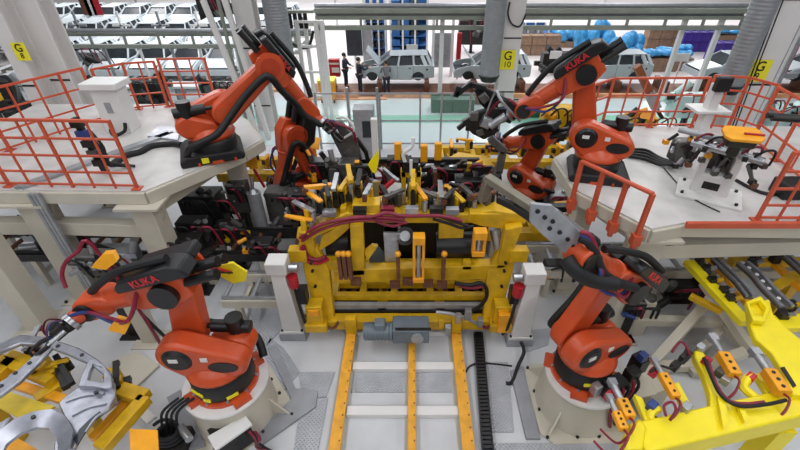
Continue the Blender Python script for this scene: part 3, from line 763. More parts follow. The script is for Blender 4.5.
# ============================================================ the two white stop posts
def stop_post(label, foot, top, lean):
    f = V(foot); h = top
    t = thing('stop_post', label, 'post', f, 0, 'white posts beside the carriage')
    MB().bx(f.x-.26, f.x+.26, f.y-.26, f.y+.26, 0, .2).build('plinth', 'alu', t)
    MB().bx(f.x-.24, f.x+.24, f.y-.24, f.y+.24, .2, .24).build('foot_plate', 'white', t)
    m = MB(); w0, w1 = .2, .13; x1 = f.x+lean
    vs = [(f.x-w0, f.y-w0, .24), (f.x+w0, f.y-w0, .24), (f.x+w0, f.y+w0, .24), (f.x-w0, f.y+w0, .24), (x1-w1, f.y-w1, h-.14), (x1+w1, f.y-w1, h-.14), (x1+w1, f.y+w1, h-.14), (x1-w1, f.y+w1, h-.14)]
    m.add(vs, [(3,2,1,0), (4,5,6,7), (0,1,5,4), (1,2,6,5), (2,3,7,6), (3,0,4,7)]); m.build('shaft', 'white', t, bevel=.02)
    MB().bx(x1-.19, x1+.19, f.y-.17, f.y+.17, h-.14, h+.13).build('head', 'white', t, bevel=.02)
    s_ = 1 if f.x < 0 else -1
    MB().cyl((x1+s_*.22, f.y-.05, h-.05), (x1+s_*.38, f.y-.05, h-.05), .08).build('stop_pin', 'steel', t)
    MB().cyl((x1+s_*.26, f.y-.1, h-.45), (x1+s_*.26, f.y-.1, h-.2), .1).build('limit_switch', 'red', t)
    MB().tube([(x1+s_*.26, f.y-.1, h-.5), (x1+s_*.32, f.y-.2, h-.9), (f.x+s_*.3, f.y-.2, .5), (f.x+s_*.34, f.y-.1, .2)], .03, 6).build('cable', 'rubber', t)
    k = MB()
    for sx in (-1, 1):
        for sy in (-1, 1): k.cyl((f.x+sx*.2, f.y+sy*.2, .24), (f.x+sx*.2, f.y+sy*.2, .28), .025, n=6)
    k.build('bolt_ring', 'dark', t)
stop_post('white tapered stop post left of the yellow carriage', (-2.42, 6.05, 0), 1.85, -.06)
stop_post('white tapered stop post right of the yellow carriage', (2.2, 5.9, 0), 1.75, .06)

# ============================================================ yellow carriage
t = cg = thing('shuttle_carriage', 'big yellow framed carriage standing on the three floor rails', 'carriage', (0, 6.6, .2), 0)
def yb(p0, p1, w, h, name='beam', m='yellow', par=None, bv=.012):
    return MB().bar(p0, p1, w, h).build(name, m, par or cg, bevel=bv)
# base
yb((-1.95, 6.02, .34), (1.9, 6.02, .34), .24, .24, 'front_sill')
yb((-1.8, 8.2, .42), (1.75, 8.2, .42), .25, .3, 'rear_sill')
for x in (-1.7, -.6, .6, 1.65): yb((x, 6.2, .42), (x, 8.1, .42), .2, .25, 'sill_tie')
MB().bx(-1.75, 1.7, 6.2, 6.3, .5, .62).build('guide_bar', 'alu', cg)
# ladder bed with openings
m = MB()
for y in (6.42, 6.78, 7.5): m.bx(-1.65, 1.65, y-.06, y+.06, .6, .74)
for x in (-1.6, -1.0, -.35, .4, 1.0, 1.6): m.bx(x-.07, x+.07, 6.42, 7.5, .61, .745)
m.build('ladder_bed', 'yellow', cg)
m = MB()
for k in range(14): m.bx(-1.5+k*.22, -1.4+k*.22, 6.5, 7.4, .5, .58)
m.build('bed_slats', 'brown', cg)
MB().bx(-1.7, 1.7, 6.15, 7.9, .42, .5).build('belly_shade_sheet', 'black', cg)  # black sheet painting the dark seen through the ladder openings
MB().bx(-1.7, 1.7, 7.7, 7.76, .5, 2.0).build('rear_shade_sheet', 'black', cg)  # added black sheet, stands in for deep shade behind the frame
# corner towers
for sg, xa, nm in ((-1, -1.9, 'left_tower'), (1, 1.8, 'right_tower')):
    m = MB()
    m.slab([(xa-.02, 5.95, .3), (xa-sg*.34, 5.95, .3), (xa-sg*.3, 6.3, 1.5), (xa-sg*.1, 6.4, 1.95), (xa+sg*.2, 6.4, 1.95), (xa+sg*.2, 6.3, 1.5)], (0, .16, 0))
    m.bx(xa-.16, xa+.16, 5.82, 6.1, .34, .95)
    m.bx(xa-.22, xa+.22, 5.75, 6.0, .3, .5)
    tw = m.build(nm, 'yellow', cg, bevel=.015)
    MB().bx(xa+sg*.1, xa+sg*.26, 5.85, 6.05, 1.0, 1.35).build('buffer', 'black', tw)
    MB().bx(xa+sg*.08, xa+sg*.42, 6.25, 6.45, 1.72, 2.0).build('horn', 'yellow', tw, bevel=.012)
    MB().bx(xa-.1, xa+.1, 5.78, 5.83, .75, .88).build('cap', 'amber', tw)
    for z in (1.2, 1.6, 1.8): MB().cyl((xa-sg*.02, 6.17, z), (xa-sg*.02, 6.12, z), .03, n=8).build('bolt_hole', 'dark', tw)
# upper box frame (front face)
def fy(px, py, y=6.35): return aty(px, py, y)
def yplate(pts, y, th, name, m='yellow', par=None, bv=.012):
    return plate_between(pts, y, th, name, m, par or cg, bv)
yplate([(334, 271), (505, 265), (505, 279), (334, 283)], 6.3, .22, 'lower_rail')
yplate([(299, 232), (313, 238), (316, 262), (345, 262), (345, 271), (312, 270), (299, 250)], 6.35, .2, 'left_shoulder')
yplate([(350, 226), (363, 226), (365, 275), (352, 276)], 6.3, .16, 'post')
yplate([(506, 230), (523, 226), (514, 250), (506, 282), (492, 284), (498, 262)], 6.3, .2, 'right_post')
yplate([(364, 252), (372, 246), (378, 247), (367, 262)], 6.35, .1, 'gusset')
yplate([(463, 262), (471, 262), (472, 270), (462, 270)], 6.3, .12, 'stub')
# arch beam: built as a bent thick girder
A = [fy(300, 236, 6.5), fy(318, 226, 6.55), fy(346, 213, 6.7), fy(400, 214, 6.75), fy(466, 214, 6.75), fy(492, 210, 6.7), fy(522, 214, 6.6)]
m = MB()
for i in range(len(A)-1): m.bar(A[i], A[i+1]+(A[i+1]-A[i]).normalized()*.08, .34, .2)
arch = m.build('arch_girder', 'yellow', cg, bevel=.02)
yplate([(322, 236), (346, 222), (350, 228), (334, 242), (318, 252)], 6.45, .1, 'arch_web')
yplate([(470, 214), (522, 214), (524, 224), (508, 230), (480, 226), (468, 222)], 6.5, .2, 'arch_end')
yplate([(352, 205), (380, 205), (380, 216), (352, 216)], 6.6, .3, 'riser')
yplate([(340, 208), (346, 208), (346, 214), (340, 214)], 6.6, .2, 'riser')
MB().bx(fy(440, 230).x, fy(466, 230).x, 6.6, 6.8, fy(440, 246, 6.6).z, fy(440, 222, 6.6).z).build('inner_plate', 'yellow', cg, bevel=.01)
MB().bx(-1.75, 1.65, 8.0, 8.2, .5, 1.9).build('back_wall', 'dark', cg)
# amber uprights with steel rod
def upright(px0, px1, py0, py1, y):
    a_ = aty((px0+px1)/2, py0, y); b_ = aty((px0+px1)/2, py1, y); w = abs(aty(px1, py0, y).x-aty(px0, py0, y).x)
    m = MB()
    for s_ in (-1, 1): m.bx(a_.x+s_*w*.4-w*.12, a_.x+s_*w*.4+w*.12, y-.04, y+.1, b_.z, a_.z)
    m.bx(a_.x-w/2, a_.x+w/2, y-.1, y+.1, a_.z-.12, a_.z+.04); m.bx(a_.x-w/2, a_.x+w/2, y-.06, y+.1, b_.z-.03, b_.z+.08)
    u = m.build('upright', 'amber', cg, bevel=.008)
    MB().cyl((a_.x, y, b_.z+.1), (a_.x, y, a_.z-.1), w*.2, n=10).build('rod', 'steel', u)
upright(413, 425, 237, 280, 6.15)
upright(474, 487, 232, 254, 6.15)
# brown hanging clamps under the arch
for px in (339, 344, 349, 398, 444):
    a_ = aty(px, 258, 6.15); 
    c = MB().bx(a_.x-.035, a_.x+.035, 6.1, 6.25, a_.z-.5, a_.z+.1).build('hanging_clamp', 'brown', cg)
    MB().ball((a_.x, 6.12, a_.z+.12), .06).build('clamp_head', 'amber', c)
# dark and steel drums inside the frame
MB().cyl(aty(436, 245, 6.7), aty(478, 244, 6.7), .26, n=20).build('dark_drum', 'black', cg)
MB().cyl(aty(328, 240, 6.9), aty(350, 240, 6.9), .33, n=20).build('dark_drum', 'dark', cg)
MB().cyl(aty(495, 228, 6.6), aty(502, 262, 6.5), .11, n=14).build('steel_cylinder', 'steel', cg)
m = MB()
m.bx(fy(383, 236).x, fy(398, 236).x, 6.5, 6.7, fy(383, 262, 6.5).z, fy(383, 232, 6.5).z); m.bx(fy(383, 236).x, fy(400, 236).x, 6.45, 6.75, fy(383, 240, 6.5).z, fy(383, 232, 6.5).z)
m.build('steel_bracket', 'steel', cg, bevel=.01)
MB().cyl(aty(405, 236, 6.5), aty(405, 236, 6.75), .18, n=18).build('round_gear', 'dark', cg)
MB().cyl(aty(405, 236, 6.45), aty(405, 236, 6.5), .1, n=18).build('gear_hub', 'steel', cg)
plate_between([(368, 250), (376, 246), (386, 258), (384, 266), (370, 268)], 6.7, .1, 'blue_grey_plate', 'motor', cg)
# hoses
for k, (pts, hm, r_) in enumerate((
    ([(300, 238), (318, 226), (345, 219), (372, 217), (405, 219)], 'magenta', .035), ([(302, 241), (320, 230), (348, 222), (380, 220), (407, 223)], 'magenta', .03),
    ([(303, 246), (307, 256), (316, 260), (326, 257)], 'magenta', .045), ([(301, 248), (306, 260), (318, 263), (328, 259)], 'red', .04), ([(372, 218), (386, 213), (404, 216), (440, 216), (462, 221)], 'magenta', .035),
    ([(404, 222), (394, 226), (378, 222), (374, 217)], 'magenta', .03), ([(433, 219), (450, 224), (462, 228), (474, 226)], 'rubber', .03), ([(438, 216), (452, 221), (468, 226)], 'dark', .03),
    ([(455, 283), (470, 285), (480, 283), (486, 288), (486, 298), (478, 308), (462, 314)], 'rubber', .04), ([(455, 284), (470, 288), (484, 286)], 'magenta', .035),
    ([(436, 312), (452, 314), (470, 320), (480, 326)], 'alu', .035), ([(478, 322), (486, 328), (494, 322)], 'magenta', .03), ([(310, 316), (322, 326), (334, 328), (338, 322)], 'brown', .03))):
    y = 6.12 if pts[0][1] > 280 else 6.3
    y = 5.85 if pts[0][1] > 305 else y
    MB().tube([aty(p[0], p[1], y) for p in pts], r_, 7).build('hose', hm, cg, smooth=60)
# red-brown connector strips
for px, py in ((395, 284), (442, 284), (428, 283), (356, 281), (408, 281)):
    a_ = aty(px, py, 6.15); MB().bx(a_.x-.1, a_.x+.1, 6.1, 6.2, a_.z-.08, a_.z+.06).build('connector', 'brown', cg)
# front gearmotors
a_ = at(397, 333, .45)
mm = MB().cyl((-.92, 5.62, .5), (-.42, 5.62, .5), .17, n=20).cyl((-.42, 5.62, .5), (-.36, 5.62, .5), .19, n=20).build('gearmotor', 'motor', cg, bevel=.01)
MB().bx(-.7, -.5, 5.5, 5.7, .64, .8).build('terminal_box', 'motor', mm, bevel=.015)
k = MB()
for i in range(7): k.cyl((-.88+i*.06, 5.62, .5), (-.86+i*.06, 5.62, .5), .185, n=20)
k.build('cooling_fins', 'motor', mm)
MB().bx(-.36, .35, 5.45, 5.85, .33, .7).build('gearbox', 'motor', cg, bevel=.03)
MB().cyl((.12, 5.4, .52), (.12, 5.46, .52), .12, n=18).build('gearbox_cap', 'alu', cg)
MB().bx(-.3, .38, 5.46, 5.5, .7, .74).build('cover', 'dark', cg)
for px, py, w in ((441, 322, .1), (448, 330, .12), (458, 318, .1), (468, 314, .12), (480, 322, .1)):
    a_ = aty(px, py, 5.82); MB().box(a_, (w, .12, w*2)).build('valve', 'yellow' if px < 446 else 'steel', cg, bevel=.006)
MB().bx(aty(498, 320, 5.75).x, aty(510, 320, 5.75).x, 5.7, 5.85, .35, .85).build('switch_box', 'amber', cg, bevel=.01)
MB().cyl((-1.22, 5.85, .35), (-1.22, 5.95, .35), .12, n=14).build('guide_wheel', 'brown', cg)
MB().bx(-1.32, -1.1, 5.82, 5.95, .2, .6).build('wheel_bracket', 'yellow', cg, bevel=.01)
MB().bx(.82, 1.02, 5.82, 5.95, .2, .6).build('wheel_bracket', 'yellow', cg, bevel=.01)

# ---- clamp towers (used on carriage and rear fixture)
def clamp(parent, p, h, yaw, col='yellow', arm='amber', rnd=random):
    X = Matrix.Translation(p) @ Matrix.Rotation(yaw, 4, 'Z')
    c = MB(X).bx(-.07, .07, -.05, .05, 0, h).bx(-.12, .12, -.1, .1, -.02, .03).build('clamp', col, parent, bevel=.008)
    MB(X).cyl((.0, -.12, h*.15), (0, -.12, h*.8), .05, n=10).cyl((0, -.12, h*.8), (0, -.12, h*.95), .02, n=8).build('cylinder', 'steel' if rnd.random() < .5 else 'dark', c)
    MB(X).slab([(-.045, -.16, h*.92), (-.045, .1, h*.9), (-.045, .34, h*1.08), (-.045, .36, h*1.2), (-.045, .05, h*1.1), (-.045, -.16, h*1.05)], (.09, 0, 0)).build('clamp_arm', arm, c, bevel=.006)
    MB(X).bx(-.04, .04, .3, .38, h*.8, h*1.1).build('tip', 'brown', c)
    MB(X).bx(.07, .17, -.08, .06, h*.3, h*.65).build('valve', 'dark', c)
    return c
for (px, py, y, h, yaw) in ((330, 203, 6.7, .4, .3), (337, 198, 6.9, .45, 0), (345, 196, 6.9, .4, -.3), (352, 192, 7.0, .5, .2), (413, 200, 6.9, .55, 0), (422, 205, 6.8, .4, .4), (310, 214, 6.5, .3, 1), (306, 222, 6.4, .25, 1.4), (440, 203, 6.8, .4, 0), (458, 203, 6.8, .3, .5)):
    clamp(cg, aty(px, py+8, y), h, yaw, arm=random.choice(['yellow', 'amber', 'dark', 'steel']))

# ============================================================ rear fixture
t = fx = thing('geometry_fixture', 'yellow and dark clamping fixture crowded with clamps behind the carriage arch', 'fixture', (0, 9.0, 0))
m = MB()
for y in (8.3, 9.0, 10.2): m.bx(-1.8, 1.8, y-.12, y+.12, .9, 1.15)
for x in (-1.7, -.6, .6, 1.7): m.bx(x-.12, x+.12, 8.3, 10.2, .88, 1.12)
m.build('base_frame', 'yellow', fx, bevel=.012)
for x in (-1.6, 1.6):
    for y in (8.5, 10.0): MB().bx(x-.1, x+.1, y-.1, y+.1, 0, .9).build('leg', 'yellow', fx, bevel=.01)
MB().bx(-1.65, 1.65, 8.35, 10.15, 1.0, 1.06).build('bed_plate', 'dark', fx)
# car floor pan lying on it
rnd = random.Random(11)
for i in range(30):
    x = -1.7 + 3.4*((i*7) % 30)/29; y = 8.15 + 1.9*((i*11) % 30)/29
    clamp(fx, V((x, y, 1.08)), rnd.uniform(.55, 1.15) if y > 8.6 else rnd.uniform(.7, 1.0), rnd.uniform(0, 6.28), col=rnd.choice(['yellow', 'dark', 'gun', 'dark', 'gun']), arm=rnd.choice(['amber', 'dark', 'gun', 'steel', 'brown', 'dark']), rnd=rnd)
for i in range(12):
    x = rnd.uniform(-1.7, 1.7); y = rnd.uniform(8.2, 9.9)
    MB().bx(x-.12, x+.12, y-.1, y+.1, 1.06, rnd.uniform(1.4, 1.75)).build('valve_block', rnd.choice(['dark', 'black', 'gun', 'steel']), fx, bevel=.01)
for i in range(16):
    x = rnd.uniform(-1.7, 1.6); y = rnd.uniform(8.1, 9.6); z = rnd.uniform(1.3, 1.9)
    MB().tube([(x, y, z-.3), (x+rnd.uniform(-.3, .3), y-.15, z), (x+rnd.uniform(.1, .5), y+rnd.uniform(-.2, .2), z+.15), (x+rnd.uniform(.2, .7), y+.1, z-.2)], .028, 6).build('hose', rnd.choice(['rubber', 'magenta', 'rubber', 'dark', 'blue_hose']), fx, smooth=60)
# dark lattice of uprights and cross bars above the bed
for i, (x, y, h) in enumerate(((-1.6, 8.5, 2.1), (-1.1, 9.2, 2.3), (-.55, 8.7, 1.9), (.45, 9.3, 2.2), (.95, 8.6, 2.0), (1.4, 9.2, 2.35), (1.7, 8.5, 2.0))):
    u = MB().bx(x-.06, x+.06, y-.06, y+.06, 1.06, h).build('riser', ('dark', 'gun', 'yellow')[i % 3], fx, bevel=.008)
    MB().bx(x-.3, x+.25, y-.05, y+.05, h-.14, h-.02).build('cross_bar', 'dark', u)
    MB().bx(x-.13, x+.13, y-.18, y-.06, h-.5, h-.2).build('valve', ('black', 'dark')[i % 2], u)
    MB().cyl((x+.12, y-.14, h-.8), (x+.12, y-.14, h-.15), .05, n=10).build('cylinder', 'steel', u)
    MB().slab([(x-.26, y-.1, h), (x-.18, y-.1, h), (x-.1, y-.3, h+.2), (x-.2, y-.34, h+.22)], (0, .08, .03)).build('locator_arm', ('dark', 'amber', 'gun')[i % 3], u)
    MB().tube([(x, y-.1, h-.1), (x+.15, y-.3, h+.1), (x+.4, y-.2, h-.1), (x+.45, y, h-.6)], .03, 6).build('hose', ('rubber', 'magenta')[i % 2], u, smooth=60)
for i, (y, z) in enumerate(((8.45, 1.35), (9.6, 1.6), (9.9, 2.0))): MB().bx(-1.75, 1.75, y-.06, y+.06, z, z+.12).build('lattice_beam', 'dark', fx)
# tall centre tower with warning lamp
tw = aty(411, 190, 8.1)
m = MB()
for s_ in (-.16, .16): m.bx(tw.x+s_-.05, tw.x+s_+.05, 8.0, 8.2, 1.1, 2.75)
m.bx(tw.x-.22, tw.x+.22, 8.0, 8.2, 2.6, 2.75); m.bx(tw.x-.22, tw.x+.22, 7.98, 8.2, 1.9, 2.0)
ct = m.build('centre_tower', 'yellow', fx, bevel=.01)
MB().cyl((tw.x, 8.1, 1.4), (tw.x, 8.1, 2.55), .08).build('cylinder', 'steel', ct)
MB().bx(tw.x-.16, tw.x+.16, 7.95, 8.1, 2.75, 2.98).build('sensor_head', 'dark', ct)
MB().bx(tw.x-.03, tw.x+.03, 7.92, 7.96, 2.7, 3.05).build('white_bar', 'white', ct)
MB().tube([(tw.x-.1, 8.0, 2.9), (tw.x-.16, 8.0, 3.15), (tw.x+.02, 8.0, 3.32), (tw.x+.05, 8.02, 3.5)], .04, 7).build('hook', 'white', ct)
# white and steel sheet pieces and pipes clamped on it
solo(MB().cyl(aty(376, 203, 8.0), aty(404, 200, 8.0), .13, n=14), 'silver_tube_part', 'sheet', 'shiny silver tube clamped behind the carriage arch', 'car part')
solo(MB().cyl(aty(418, 200, 8.05), aty(448, 196, 8.05), .12, n=14), 'silver_tube_part', 'sheet', 'silver tube clamped right of the centre tower', 'car part')
solo(MB().slab([aty(384, 196, 8.4), aty(392, 182, 8.6), aty(408, 184, 8.6), aty(404, 196, 8.4)], (0, .05, -.04)), 'white_sheet_part', 'white', 'white sheet part held left of the centre tower', 'car part')
solo(MB().slab([aty(418, 196, 8.5), aty(420, 190, 8.6), aty(446, 194, 8.6), aty(440, 202, 8.4)], (0, .05, -.04)), 'white_sheet_part', 'white', 'white sheet part lying right of the centre tower', 'car part')
solo(MB().slab([aty(365, 202, 7.95), aty(372, 182, 8.1), aty(380, 182, 8.1), aty(377, 203, 7.95)], (.02, .05, 0)), 'bronze_sheet_part', mat('bronze_sheet', (150, 132, 84), .4, .5), 'upright bronze sheet part behind the carriage arch', 'car part')
solo(MB().slab([aty(368, 165, 8.6), aty(378, 150, 8.7), aty(379, 160, 8.7), aty(376, 174, 8.6), aty(372, 172, 8.6)], (0, .06, 0)), 'yellow_flag_plate', 'bright', 'pointed yellow plate hanging above the bronze sheet part', 'plate')
solo(MB().bar(aty(394, 180, 8.3), aty(380, 192, 8.2), .09, .07), 'red_lever', 'red', 'red bar leaning left of the centre tower', 'bar')
for k, (px, py, h, lb) in enumerate(((398, 152, .5, 'left of the centre tower'), (424, 154, .35, 'first to the right of the centre tower'), (438, 152, .4, 'second to the right of the centre tower'))):
    q = aty(px, py, 9.9)
    t2 = thing('signal_post', 'amber capped white sensor post ' + lb, 'sensor post', (q.x, 9.9, 1.15), 0, 'amber sensor posts')
    MB().bx(q.x-.04, q.x+.04, 9.86, 9.94, 1.15, q.z-.2).build('stem', 'white', t2)
    MB().bx(q.x-.09, q.x+.09, 9.82, 9.98, q.z-.2, q.z+.25).build('cap', 'amber', t2, bevel=.01)
for k, (px, py) in enumerate(((433, 202), (442, 204), (452, 208), (424, 200))):
    q = aty(px, py, 7.9)
    t2 = thing('roller_stop', ['copper faced stop block first right of the centre tower', 'copper faced stop block second right of the centre tower', 'copper faced stop block farthest right of the centre tower', 'copper faced stop block touching the centre tower'][k], 'stop block', (q.x, 7.9, 1.1), 0, 'copper faced stop blocks')
    MB().bx(q.x-.07, q.x+.07, 7.85, 7.95, 1.1, q.z+.15).build('body', 'steel', t2)
    MB().bx(q.x-.06, q.x+.06, 7.82, 7.85, q.z-.2, q.z+.12).build('face', 'copper', t2)

# big yellow frames behind (left and right)
def low_frame(label, x0, x1, y0, y1, z, w=.26):
    t = thing('yellow_bed_frame', label, 'machine bed', ((x0+x1)/2, (y0+y1)/2, 0), 0)
    m = MB()
    for y in (y0, y1): m.bx(x0, x1, y-w/2, y+w/2, z-w, z)
    n = max(2, int((x1-x0)/.9))
    for k in range(n+1):
        x = x0+(x1-x0)*k/n; m.bx(x-.08, x+.08, y0, y1, z-w+.02, z-.02)
    m.build('beams', 'yellow', t, bevel=.012)
    for x in (x0+.2, x1-.2):
        for y in (y0, y1): MB().bx(x-.1, x+.1, y-.1, y+.1, 0, z-w).build('leg', 'beige', t)
    for k in range(int((x1-x0)/.55)):
        x = x0+.3+k*.55
        clamp(t, V((x, y0+.3+.4*(k % 2), z)), .35, 1.57*k, arm='amber', rnd=rnd)
    return t
a_ = at(442, 160, 1.1); b_ = at(600, 166, 1.1)
low_frame('long yellow machine bed behind the fixture on the right', a_.x, b_.x+.4, a_.y, a_.y+1.0, 1.1)
a_ = at(470, 190, .8); b_ = at(560, 190, .8)
low_frame('low yellow machine bed behind the reaching right robot', 1.9, 4.2, 8.6, 9.2, .8)
a_ = at(228, 172, 1.2); b_ = at(280, 176, 1.2)
low_frame('yellow machine bed behind the left platform corner', a_.x-.3, b_.x+.2, a_.y, a_.y+.9, 1.2)
plate = solo(MB().slab([at(442, 165, 1.6), at(458, 156, 1.6), at(486, 160, 1.6), at(494, 170, 1.6), at(470, 172, 1.6)], (0, 0, .12)), 'yellow_hood', 'yellow', 'flat yellow hood behind the clamps right of the centre tower', 'hood')
q = aty(297, 148, 11.0)
solo(MB().slab([aty(306, 147, 11.4), aty(308, 142, 11.5), aty(320, 143, 11.5), aty(319, 150, 11.4)], (0, .2, .08)).bx(aty(313, 147, 11.5).x-.06, aty(313, 147, 11.5).x+.06, 11.5, 11.6, 0, aty(313, 147, 11.5).z), 'yellow_box_cover', 'amber', 'small amber cover right of the low left robot', 'cover')
t = thing('yellow_paddle', 'round yellow paddle on a red stem by the left platform corner', 'paddle', aty(205, 175, 9.3))
q = aty(252, 162, 9.6); MB().slab([q+V(p) for p in ((-.1, 0, -.22), (-.14, 0, .1), (0, 0, .26), (.13, 0, .12), (.1, 0, -.2))], (0, .03, 0)).build('blade', 'amber', t)
MB().bar(q+V((0, .01, -.2)), q+V((.15, .05, -.75)), .06).build('stem', 'red', t)
q = aty(259, 215, 8.9)
t = thing('dip_tube', 'upright grey cylinder standing under the left platform robot', 'cylinder', (q.x, 8.9, 0))
MB().cyl((q.x, 8.9, 0), (q.x, 8.9, 1.7), .16, n=18).build('barrel', 'alu', t)
MB().cyl((q.x, 8.9, 1.7), (q.x, 8.9, 1.8), .12, .06, 18).cyl((q.x, 8.9, 1.8), (q.x+.05, 8.9, 2.1), .04).build('nozzle', 'steel', t)
q = aty(307, 200, 9.0)
t = thing('white_hook_box', 'small white box with a black hook behind the carriage corner', 'box', (q.x, 9.0, 0))
MB().bx(q.x-.25, q.x+.25, 8.85, 9.25, 0, 1.3).build('pillar', 'beige', t)
MB().slab([(q.x-.25, 8.8, 1.3), (q.x+.25, 8.8, 1.3), (q.x+.2, 8.95, 1.62), (q.x-.2, 8.95, 1.62)], (0, .3, 0)).build('box', 'white', t, bevel=.01)
MB().tube([(q.x, 8.9, 1.6), (q.x-.05, 8.9, 1.72), (q.x+.04, 8.9, 1.8), (q.x+.06, 8.9, 1.68)], .02, 6).build('hook', 'black', t)

# ============================================================ side conveyors
def conveyor(label, x0, x1, y0, y1, z, m1='dark'):
    t = thing('roller_conveyor', label, 'conveyor', ((x0+x1)/2, (y0+y1)/2, 0))
    for y in (y0, y1):
        MB().bx(x0, x1, y-.07, y+.07, z-.2, z).build('side_rail', m1, t)
        MB().bx(x0, x1, y-.03, y+.03, z, z+.05).build('track', 'steel' if m1 == 'beige' else 'black', t)
    n = int((x1-x0)/.45)
    for k in range(n+1):
        x = x0+(x1-x0)*k/n; MB().cyl((x, y0, z-.08), (x, y1, z-.08), .05, n=8).build('roller', 'brown' if m1 == 'dark' else 'alu', t)
    k = 0; x = x0+.3
    while x < x1:
        for y in (y0, y1): MB().bx(x-.06, x+.06, y-.06, y+.06, 0, z-.2).build('leg', 'beige', t)
        MB().bx(x-.04, x+.04, y0, y1, .3, .38).build('leg_tie', 'beige', t)
        x += 1.3
    return t
conveyor('dark conveyor running from the left under the platform to the carriage', -10.2, -2.7, 7.5, 8.4, .95)
conveyor('pale conveyor running right from the carriage under the platform', 2.75, 10.2, 7.1, 8.0, .8, 'beige')
conveyor('pale conveyor left of the carriage behind the white stop post', -3.9, -2.75, 6.3, 7.1, .7, 'beige')
solo(MB().bx(2.8, 10.3, 8.55, 8.75, 1.35, 1.5), 'cable_duct', 'black', 'long black cable duct crossing under the right platform', 'cable duct')
for x in (3.2, 6.2, 9.4): solo(MB().bx(x-.05, x+.05, 8.6, 8.7, 0, 1.35), 'duct_stand', 'beige', 'beige stand under the black cable duct, ' + ('nearest the carriage' if x < 4 else 'in the middle' if x < 7 else 'farthest from the carriage'), 'stand')
# machines below the left platform
def machine(label, c, sz, cols, seed, cat='machine', name='tooling_unit', foot=True):
    g = random.Random(seed); c = V(c)
    t = thing(name, label, cat, (c.x, c.y, 0))
    if c.z-sz[2]*.45 > .05 and foot: MB().bx(c.x-.09, c.x+.09, c.y-.09, c.y+.09, 0, c.z-sz[2]*.3).bx(c.x-.25, c.x+.25, c.y-.2, c.y+.2, 0, .04).build('stand', 'dark', t)
    MB().box(c, (sz[0]*.8, sz[1]*.7, sz[2]*.9)).build('body', cols[0], t, bevel=.03)
    for i in range(7):
        p = c+V((g.uniform(-.5, .5)*sz[0], g.uniform(-.55, .3)*sz[1], g.uniform(-.4, .55)*sz[2])); d = V((g.uniform(-1, 1), g.uniform(-.6, .2), g.uniform(-.3, 1))).normalized()*sz[0]*.3
        MB().cyl(p, p+d, sz[0]*.07, n=12).build('cylinder', g.choice(cols), t)
        MB().box(p-d*.3, (sz[0]*.2, sz[1]*.2, sz[2]*.2)).build('bracket', g.choice(cols), t)
    for i in range(5):
        p = c+V((g.uniform(-.5, .5)*sz[0], -.5*sz[1], .3*sz[2]))
        MB().tube([p, p+V((.1, -.15, .2))*sz[0], p+V((.3, -.1, .1))*sz[0], p+V((.4, 0, -.5))*sz[0]], .025, 6).build('hose', g.choice(['rubber', 'magenta', 'rubber']), t, smooth=60)
    return t
machine('dark tooling unit under the corner of the left platform', aty(205, 208, 9.1), (1.2, .8, 1.1), ['dark', 'gun', 'black'], 1)
machine('grey tooling unit between the left platform and the low robot', aty(283, 205, 9.5), (.9, .7, 1.1), ['gun', 'dark', 'steel'], 2)
machine('dark valve unit left of the bronze sheet part', aty(345, 175, 9.3), (.9, .6, .9), ['gun', 'dark', 'steel'], 3)
machine('dark tooling unit right of the clamps under the right gun', aty(470, 190, 9.0), (1.0, .6, .8), ['dark', 'gun', 'steel'], 4)
machine('dark machine on the floor under the right platform', at(682, 285, .4), (1.2, .7, .4), ['dark', 'gun', 'dark'], 5)
machine('dark tooling unit beside the left conveyor and robot motors', aty(185, 245, 7.3), (1.0, .5, .5), ['dark', 'gun', 'black'], 6)
machine('grey tooling cluster at the left leg of the platform', aty(98, 262, 6.0), (.7, .4, .5), ['gun', 'dark', 'steel'], 7)
for k, (px, py, z, sz, lb, cl) in enumerate((
    (60, 236, 1.2, (1.2, .6, .8), 'dark press unit behind the left platform legs', ['dark', 'gun', 'alu']),
    (118, 258, 1.0, (1.1, .6, .6), 'silver and dark die unit under the left platform edge', ['alu', 'dark', 'sheet']),
    (232, 232, 1.0, (.8, .5, .6), 'dark bracket unit on the left conveyor near the carriage', ['dark', 'gun', 'yellow']),
    (262, 248, .9, (.7, .5, .5), 'small dark and amber unit left of the carriage shoulder', ['dark', 'amber', 'gun']),
    (196, 232, 1.3, (.8, .5, .8), 'dark valve island under the left platform corner', ['black', 'dark', 'gun']),
    (240, 196, 1.4, (.6, .5, .9), 'gun-metal unit between the grey cylinder and platform leg', ['gun', 'dark', 'steel']),
    (300, 205, 1.5, (.6, .5, .9), 'dark cluster of cylinders in front of the low left robot', ['dark', 'gun', 'steel']),
    (322, 172, 1.8, (.6, .5, .8), 'dark clamp cluster under the left robot gun', ['dark', 'gun', 'amber']),
    (398, 168, 1.8, (.7, .5, .7), 'dark clamp cluster left of the centre tower', ['dark', 'gun', 'steel']),
    (446, 176, 1.7, (.8, .5, .7), 'black clamp cluster right of the centre tower', ['black', 'dark', 'steel']),
    (484, 178, 1.6, (.6, .4, .6), 'dark clamp cluster beside the long bronze gun jaw', ['dark', 'gun', 'steel']),
    (556, 268, .7, (.7, .4, .4), 'dark unit with amber parts right of the right stop post', ['dark', 'amber', 'amber']),
    (560, 200, .9, (.8, .5, .5), 'grey unit below the right platform corner leg', ['alu', 'gun', 'dark']),
    (632, 306, .9, (.5, .4, .4), 'dark cable unit behind the right front robot', ['dark', 'blue_hose', 'gun']))):
    machine(lb, at(px, py, z), sz, cl, 60+k, foot=z > .8)
